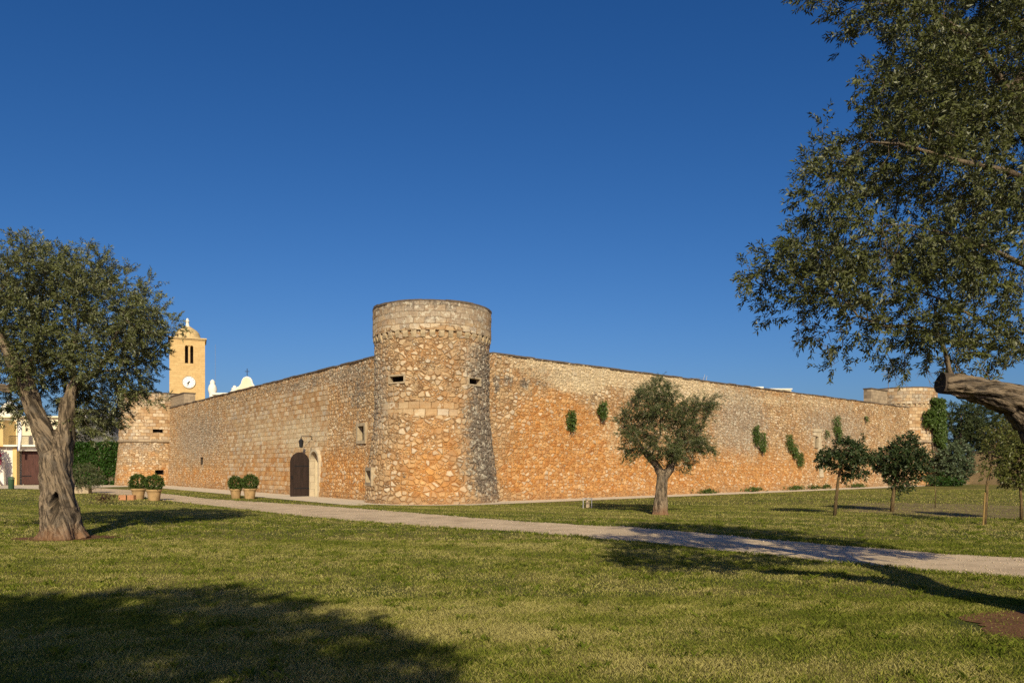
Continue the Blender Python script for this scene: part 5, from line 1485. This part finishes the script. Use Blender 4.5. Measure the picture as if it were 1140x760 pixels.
# shaft with two real belfry openings in its front
ops = [(pc(206.2, 0)[0], pc(209.6, 0)[0]), (pc(211.6, 0)[0], pc(214.9, 0)[0])]; zb0, zb1 = pc(0, 404)[2], pc(0, 384)[2]
mb = MB()
mb.bx(x0, x1, Dc, Dc + W_, 0, zb0); mb.bx(x0, x1, Dc, Dc + W_, zb1, zt)
mb.bx(x0, ops[0][0], Dc, Dc + W_, zb0 + .002, zb1 - .002); mb.bx(ops[1][1], x1, Dc, Dc + W_, zb0 + .002, zb1 - .002)
mb.bx(ops[0][1], ops[1][0], Dc + .12, Dc + .5, zb0 + .002, zb1 - .002); mb.bx(ops[0][0], ops[1][1], Dc + 2.2, Dc + W_, zb0 + .002, zb1 - .002)
mb.build('shaft', M['belfry'], t)
for a, b in ops:
    n_ = 10; rr = (b - a) / 2; cxx = (a + b) / 2
    arc = [(cxx + rr * math.cos(q), zb1 - rr + rr * math.sin(q)) for q in np.linspace(0, math.pi, n_)]
    MB().prism([(a, zb1 + .01)] + arc[::-1] + [(b, zb1 + .01)], lambda p, q, d: np.array([p, Dc + d, q]), .005, .5).build('arch', M['belfry'], t)
    MB().bx(a, b, Dc + 1.6, Dc + 1.7, zb0, zb1).build('louvre', M['void'], t)
mb = MB(); mb.bx(x0 - .1, x1 + .1, Dc - .1, Dc + W_ + .1, zt + .003, zt + .16); mb.bx(x0 - .24, x1 + .24, Dc - .24, Dc + W_ + .24, zt + .163, zt + .36)
mb.build('cornice', M['dome'], t, bevel=.03)
ctr = (xm, Dc + W_ / 2, zt + .36)
MB().lathe(ctr, [(W_ * .405, .003), (W_ * .405, .28), (W_ * .375, .32), (W_ * .37, .65), (W_ * .335, 1.1), (W_ * .265, 1.46), (W_ * .175, 1.74), (W_ * .12, 1.94), (.05, 1.97)], 48).build('dome', M['dome'], t, smooth=True)
MB().lathe((ctr[0], ctr[1], ctr[2] + 1.95), [(.42, .0), (.44, .10), (.26, .18), (.22, .80), (.32, .86), (.30, .95), (.16, 1.12), (.17, 1.25), (.05, 1.36)], 24).build('finial', M['white'], t, smooth=True)
cc = pc(210.4, 425); Rc = .86
def CK(a, b, d): return np.array([cc[0] + a, Dc - d, cc[2] + b])
circ = lambda R: [(R * math.cos(q), R * math.sin(q)) for q in np.linspace(0, 2 * math.pi, 49)[:-1]]
ck = MB().prism(circ(Rc), CK, .0, .08).build('clock_face', M['clock'], t)
rim = MB(); rim.lathe((0, 0, 0), [(Rc, 0), (Rc + .09, 0), (Rc + .09, .12), (Rc, .12), (Rc, 0)], 48, False)
rim.v = [tuple(CK(a, b, c_)) for a, b, c_ in rim.v]; rim.build('rim', M['frame_stone'], ck)
for nm, ang, ln, w in (('hour_hand', 7.55 / 12 * 2 * math.pi, .42, .10), ('minute_hand', 33 / 60 * 2 * math.pi, .64, .07)):
    dx, dy = math.sin(ang), math.cos(ang); px_, py_ = dy, -dx
    MB().prism([(-dx * .16 - px_ * w, -dy * .16 - py_ * w), (-dx * .16 + px_ * w, -dy * .16 + py_ * w), (dx * ln + px_ * w * .4, dy * ln + py_ * w * .4), (dx * ln - px_ * w * .4, dy * ln - py_ * w * .4)], CK, .09 if nm == 'hour_hand' else .115, .105 if nm == 'hour_hand' else .13).build(nm, M['iron'], ck)
for k in range(12):
    mk = MB(); q = k * math.pi / 6; dx, dy = math.sin(q), math.cos(q); px_, py_ = dy * .03, -dx * .03
    mk.prism([(dx * .66 - px_, dy * .66 - py_), (dx * .66 + px_, dy * .66 + py_), (dx * .78 + px_, dy * .78 + py_), (dx * .78 - px_, dy * .78 - py_)], CK, .078, .092)
    mk.build('hour_mark', M['iron'], ck)
t.rotation_euler.z = math.radians(23)
t.location.x -= 1.05

# church front gable
Dg = 104.0
def pg(px, py, dy=0.0): return at(px, py, Dg + dy)
t = empty('church', (pg(262, 0)[0], Dg + 4, 0), 'church with white trimmed curved gable and a cross, above the left castle wall', 'church')
gz = pg(0, 437)[2]
def GW(a, b, d): return np.array([a, Dg + d, b])
X_ = lambda px: pg(px, 0)[0]
Z_ = lambda py: pg(0, py)[2]
MB().bx(X_(237), X_(300), Dg + .1, Dg + 12, 0, gz).build('nave', M['yellow'], t)
prof = [(255.5, 437), (258.5, 434), (262, 432.5), (266, 430.5), (268.5, 427), (269.6, 423), (271, 421), (274, 419.8), (277, 421), (278.4, 423), (279.5, 427), (282, 430.5), (286, 432.5), (289.5, 434), (292.5, 437)]
PF = [(X_(a), Z_(b)) for a, b in prof]
MB().prism(PF, GW, .12, .8).build('gable', M['cream'], t)
tr = MB()
tr.tube([(a, Dg + .35, b) for a, b in PF], .19, 8)      # white moulding following the curve
tr.build('gable_moulding', M['white'], t, smooth=True)
tr = MB(); tr.bx(X_(236), X_(301), Dg - .15, Dg + .6, gz - .30, gz - .003); tr.build('cornice', M['white'], t, bevel=.04)
def finial(px, py0, name):
    b = np.array([X_(px), Dg + .4, gz])
    h = Z_(py0) - gz
    MB().lathe(b, [(.42, 0), (.42, h * .3), (.30, h * .34), (.45, h * .5), (.40, h * .66), (.18, h * .78), (.26, h * .88), (.05, h)], 16).build(name, M['white'], t, smooth=True)
finial(260, 428.5, 'finial'); finial(289, 428.5, 'finial')
b = np.array([X_(235.3), Dg + .4, gz - 1.6])
MB().lathe(b, [(.62, 0), (.62, .9), (.40, 1.0), (.46, 1.5), (.62, 2.1), (.48, 2.6), (.30, 2.9), (.34, 3.15), (.16, 3.4), (.03, 3.5)], 16).build('pinnacle', M['white'], t, smooth=True)
mb = MB(); xx = X_(274); z0 = Z_(419.8); mb.box((xx, Dg + .4, z0 + .6), (.07, .07, 1.3)); mb.box((xx, Dg + .4, z0 + .85), (.62, .06, .07)); mb.build('cross', M['iron'], t)
MB().tube([(X_(236.5), Dg + 1, gz), (X_(236.5), Dg + 1, Z_(382))], .02, 5).build('aerial_pole', M['metal'], t)

# white building top above the right wall
Dw = 96.0
x0, x1 = at(822, 0, Dw)[0], at(881, 0, Dw)[0]; xw = at(833, 0, Dw)[0]; xv = at(853, 0, Dw)[0]
t = empty('rooftop_building', ((x0 + x1) / 2, Dw + 4, 0), 'white flat roofed building just showing above the right castle wall', 'building')
MB().bx(x0, x1, Dw, Dw + 9, 0, at(0, 433.5, Dw)[2]).build('wall', M['cream'], t)
MB().bx(x0 - .1, x1 + .1, Dw - .1, Dw + 9.1, at(0, 433.5, Dw)[2] + .003, at(0, 432.7, Dw)[2] + .05).build('roof', M['white'], t)
MB().bx(xw, xv, Dw + 1, Dw + 5, at(0, 432.5, Dw)[2] + .06, at(0, 429.3, Dw)[2]).build('stair_house', M['white'], t)
# antennas
def aerial(label, px, py0, py1, D, arms):
    b = at(px, py1, D); h = at(px, py0, D)[2]
    t = empty('antenna', b, label, 'antenna')
    MB().tube([(b[0], D, b[2] - 1.2), (b[0], D, h)], .03, 6).build('mast', M['metal'], t)
    mb = MB()
    for (a, z, dx, dz) in arms: mb.tube([(b[0] + a - dx, D, h + z - dz), (b[0] + a + dx, D, h + z + dz)], .025, 5)
    mb.build('rods', M['metal'], t)
aerial('small dark aerial standing on the right end tower', 989, 412, 434, 74, [(0, 0, .5, .1), (-.1, -.25, .6, .15), (.2, -.45, .3, .5), (-.3, .1, .05, .3), (0, -.6, .45, -.1)])
aerial('small dark aerial above the right wall near the small olive', 778, 421, 434, 88, [(0, 0, 1.0, 0), (-.5, -.12, .5, .05), (.6, .1, .1, .35), (.9, .0, .05, .3)])

# house on the far left
Dh = 70.0
def ph_(px, py, dy=0.0): return at(px, py, Dh + dy)
hx = lambda px: ph_(px, 0)[0]
hz = lambda py: ph_(0, py)[2]
t = empty('house', (hx(10), Dh + 4, 0), 'cream two-storey house with a brown garage door and balcony behind the left olive', 'house')
mb = MB(); mb.bx(hx(-90), hx(14.5), Dh, Dh + 10, 0, hz(497)); mb.bx(hx(48), hx(60), Dh, Dh + 10, 0, hz(497)); mb.bx(hx(14.5) + .002, hx(48) - .002, Dh + .9, Dh + 10, 0, hz(497)); mb.bx(hx(14.5), hx(48), Dh, Dh + .9, hz(501.5), hz(497) - .002)
mb.build('lower_wall', M['white'], t)
MB().bx(hx(-90), hx(60), Dh + 1.3, Dh + 10, hz(497) + .003, hz(464)).build('upper_wall', M['cream'], t)
MB().bx(hx(-90), hx(7.5), Dh - .5, Dh + 1.297, hz(497) + .003, hz(468)).build('bay', M['yellow'], t)
mb = MB(); mb.bx(hx(-90), hx(60.5), Dh + 1.0, Dh + 10.1, hz(464) + .003, hz(462)); mb.bx(hx(-90), hx(8.2), Dh - .7, Dh + .9, hz(468) + .003, hz(466)); mb.build('cornice', M['cream'], t, bevel=.04)
MB().bx(hx(15), hx(19.5), Dh - .12, Dh + .3, 0, hz(498)).build('pilaster', M['yellow'], t)
gd = MB().bx(hx(20), hx(47), Dh + .55, Dh + .7, .05, hz(502)).build('garage_door', M['garage'], t)
MB().bx(hx(20), hx(31), Dh + .5, Dh + .548, hz(530), hz(529.2)).build('handle', M['iron'], gd)
MB().bx(hx(8), hx(52), Dh - .55, Dh + 1.29, hz(497) + .004, hz(495)).build('balcony_slab', M['white'], t)
rl = MB(); rl.bx(hx(14), hx(50), Dh - .5, Dh - .45, hz(485.5), hz(484.9))
for k in range(30):
    xx = hx(14) + (hx(50) - hx(14)) * k / 29; rl.bx(xx - .015, xx + .015, Dh - .485, Dh - .465, hz(495), hz(485.5))
rl.build('railing', M['iron'], t)
# a gable with a round hole on top of the house
mb = MB(); gx0, gx1 = hx(-12), hx(4.5)
mb.prism([(gx0, hz(462) + .003), (gx1, hz(462) + .003), (gx1, hz(452)), ((gx0 + gx1) / 2, hz(445)), (gx0, hz(452))], lambda a, b, d: np.array([a, Dh + 1.5 + d, b]), 0, .6)
mb.build('roof_gable', M['white'], t)
mb = MB(); mb.prism([(hx(.2) + .17 * math.cos(q), hz(453.5) + .17 * math.sin(q)) for q in np.linspace(0, 2 * math.pi, 20)[:-1]], lambda a, b, d: np.array([a, Dh + 1.5 + d, b]), -.02, -.004); mb.build('round_vent', M['void'], t)
# white low wall with a sloped top in front
mb = MB(); mb.prism([(hx(-60), 0), (hx(14), 0), (hx(13), hz(512)), (hx(9), hz(510)), (hx(2), hz(526)), (hx(-60), hz(526))], lambda a, b, d: np.array([a, Dh - 1.2 + d, b]), 0, .3)
props(mb.build('garden_wall', M['white'], None, bevel=.03), 'white garden wall with sloping top in front of the cream house', 'wall')
# banner hung from the balcony
fx = hx(27); mb = MB(); n_ = 16; V = []; 
for k in range(n_ + 1):
    q = k / n_; zz = hz(470) + (hz(502) - hz(470)) * q; w = .16 + .05 * math.sin(q * 5)
    for s_ in range(7):
        xx = fx + (s_ / 6 - .5) * 2 * w + .05 * math.sin(q * 4); V.append((xx, Dh - .75 + .07 * math.sin(s_ * 2.1 + q * 2), zz))
nF = np.array([(k * 7 + s_, k * 7 + s_ + 1, (k + 1) * 7 + s_ + 1, (k + 1) * 7 + s_) for k in range(n_) for s_ in range(6)])
nb = NT('white_blue_cloth'); X2 = nb.xyz(nb.pos())
nb.principled(nb.mix(nb.sm(X2[0], fx - .06, fx - .04), (.10, .16, .34), (.72, .72, .75)), .8)
fl = empty('flag', (fx, Dh - .75, hz(470)), 'white and blue flag hanging limp from the house balcony', 'flag')
o = link('cloth', mesh_np('cloth', np.array(V), nF, nb.m, smooth=True), fl)
md = o.modifiers.new('thick', 'SOLIDIFY'); md.thickness = .012
MB().tube([(fx - .1, Dh - .45, hz(486)), (fx, Dh - .75, hz(468))], .02, 6).build('pole', M['metal'], fl)
# bougainvillea
r = np.random.default_rng(121); g = at(2, 530, Dh - 2.2); g[2] = 0
t = empty('bougainvillea', g, 'bougainvillea with magenta flowers by the cream house', 'plant')
m = 620; v = unit(r.normal(size=(m, 3)))
P = np.array([hx(2), Dh - 2.0, hz(505)]) + v * (.3 + .7 * r.random((m, 1)) ** .5) * np.array([1.15, .8, 1.35])
V, F, rn, c = leaf_cloud(P[:430], v[:430], r, (.14, .11), L=(.1, .3), pairs=3, droop=.3); link('flowers', mesh_np('flowers', V, F, M['petal'], attr={'rnd': rn, 'clump': c}), t)
V, F, rn, c = leaf_cloud(P[430:], v[430:], r, (.13, .08), L=(.1, .3), pairs=3, droop=.3); link('foliage', mesh_np('foliage', V, F, M['leaf_ivy'], attr={'rnd': rn, 'clump': c}), t)
MB().tube([g, np.array([hx(1), Dh - 2, hz(515)]), np.array([hx(3), Dh - 2, hz(500)])], [.06, .05, .02], 7).build('stem', M['bark_dark'], t)
# bin
g = gnd(12.5, 544); t = empty('litter_bin', g, 'small green litter bin on the paving by the garage', 'bin')
gm = plain('green_bin_paint', (.05, .10, .055), .5, .1, 5, .1)
MB().lathe(g, [(.17, 0), (.19, .03), (.215, .72), (.225, .74), (.225, .78), (.19, .78), (.17, .1), (.01, .1)], 20, False).build('body', gm, t, smooth=True)
MB().lathe(g, [(.235, .80), (.235, .86), (.12, .93), (.02, .94)], 20).build('lid', gm, t)
MB().tube([g + np.array([.12, 0, .7]), g + np.array([.12, 0, .83])], .015, 6).build('post', M['metal'], t)

# town buildings beyond the hedge
def block(label, px0, px1, py, D, mat, rows=(), cols=(), depth=8):
    x0, x1 = at(px0, 0, D)[0], at(px1, 0, D)[0]; z = at(0, py, D)[2]
    t = empty('town_building', ((x0 + x1) / 2, D + depth / 2, 0), label, 'building', 'town buildings beyond the hedge')
    MB().bx(x0, x1, D, D + depth, 0, z).build('wall', mat, t)
    MB().bx(x0 - .1, x1 + .1, D - .1, D + depth + .1, z + .003, z + .2).build('roof', mat, t)
    for ra, rb_ in rows:
        for ca, cb in cols:
            w = MB().bx(at(ca, 0, D)[0], at(cb, 0, D)[0], D - .03, D + .1, at(0, rb_, D)[2], at(0, ra, D)[2]).build('window', M['void'], t)
block('white town house with dark windows seen through the olive branches', 84, 96.5, 457, 88, M['white'], rows=((462, 468), (473, 479)), cols=((87, 89.5), (92, 94)))
block('grey plastered town house above the hedge, next to the white one', 97, 124, 476, 84, M['greyplaster'], rows=((480, 485),), cols=((102, 105), (112, 115)))
block('low white flat roofed building between the hedge and the left end tower', 124.5, 150, 486, 86, M['white'], rows=((489, 491),), cols=((128, 131),))
block('grey town house hidden mostly behind the olive trunk', 60, 83.5, 480, 86, M['greyplaster'], rows=((484, 488),), cols=((66, 69), (75, 78)))
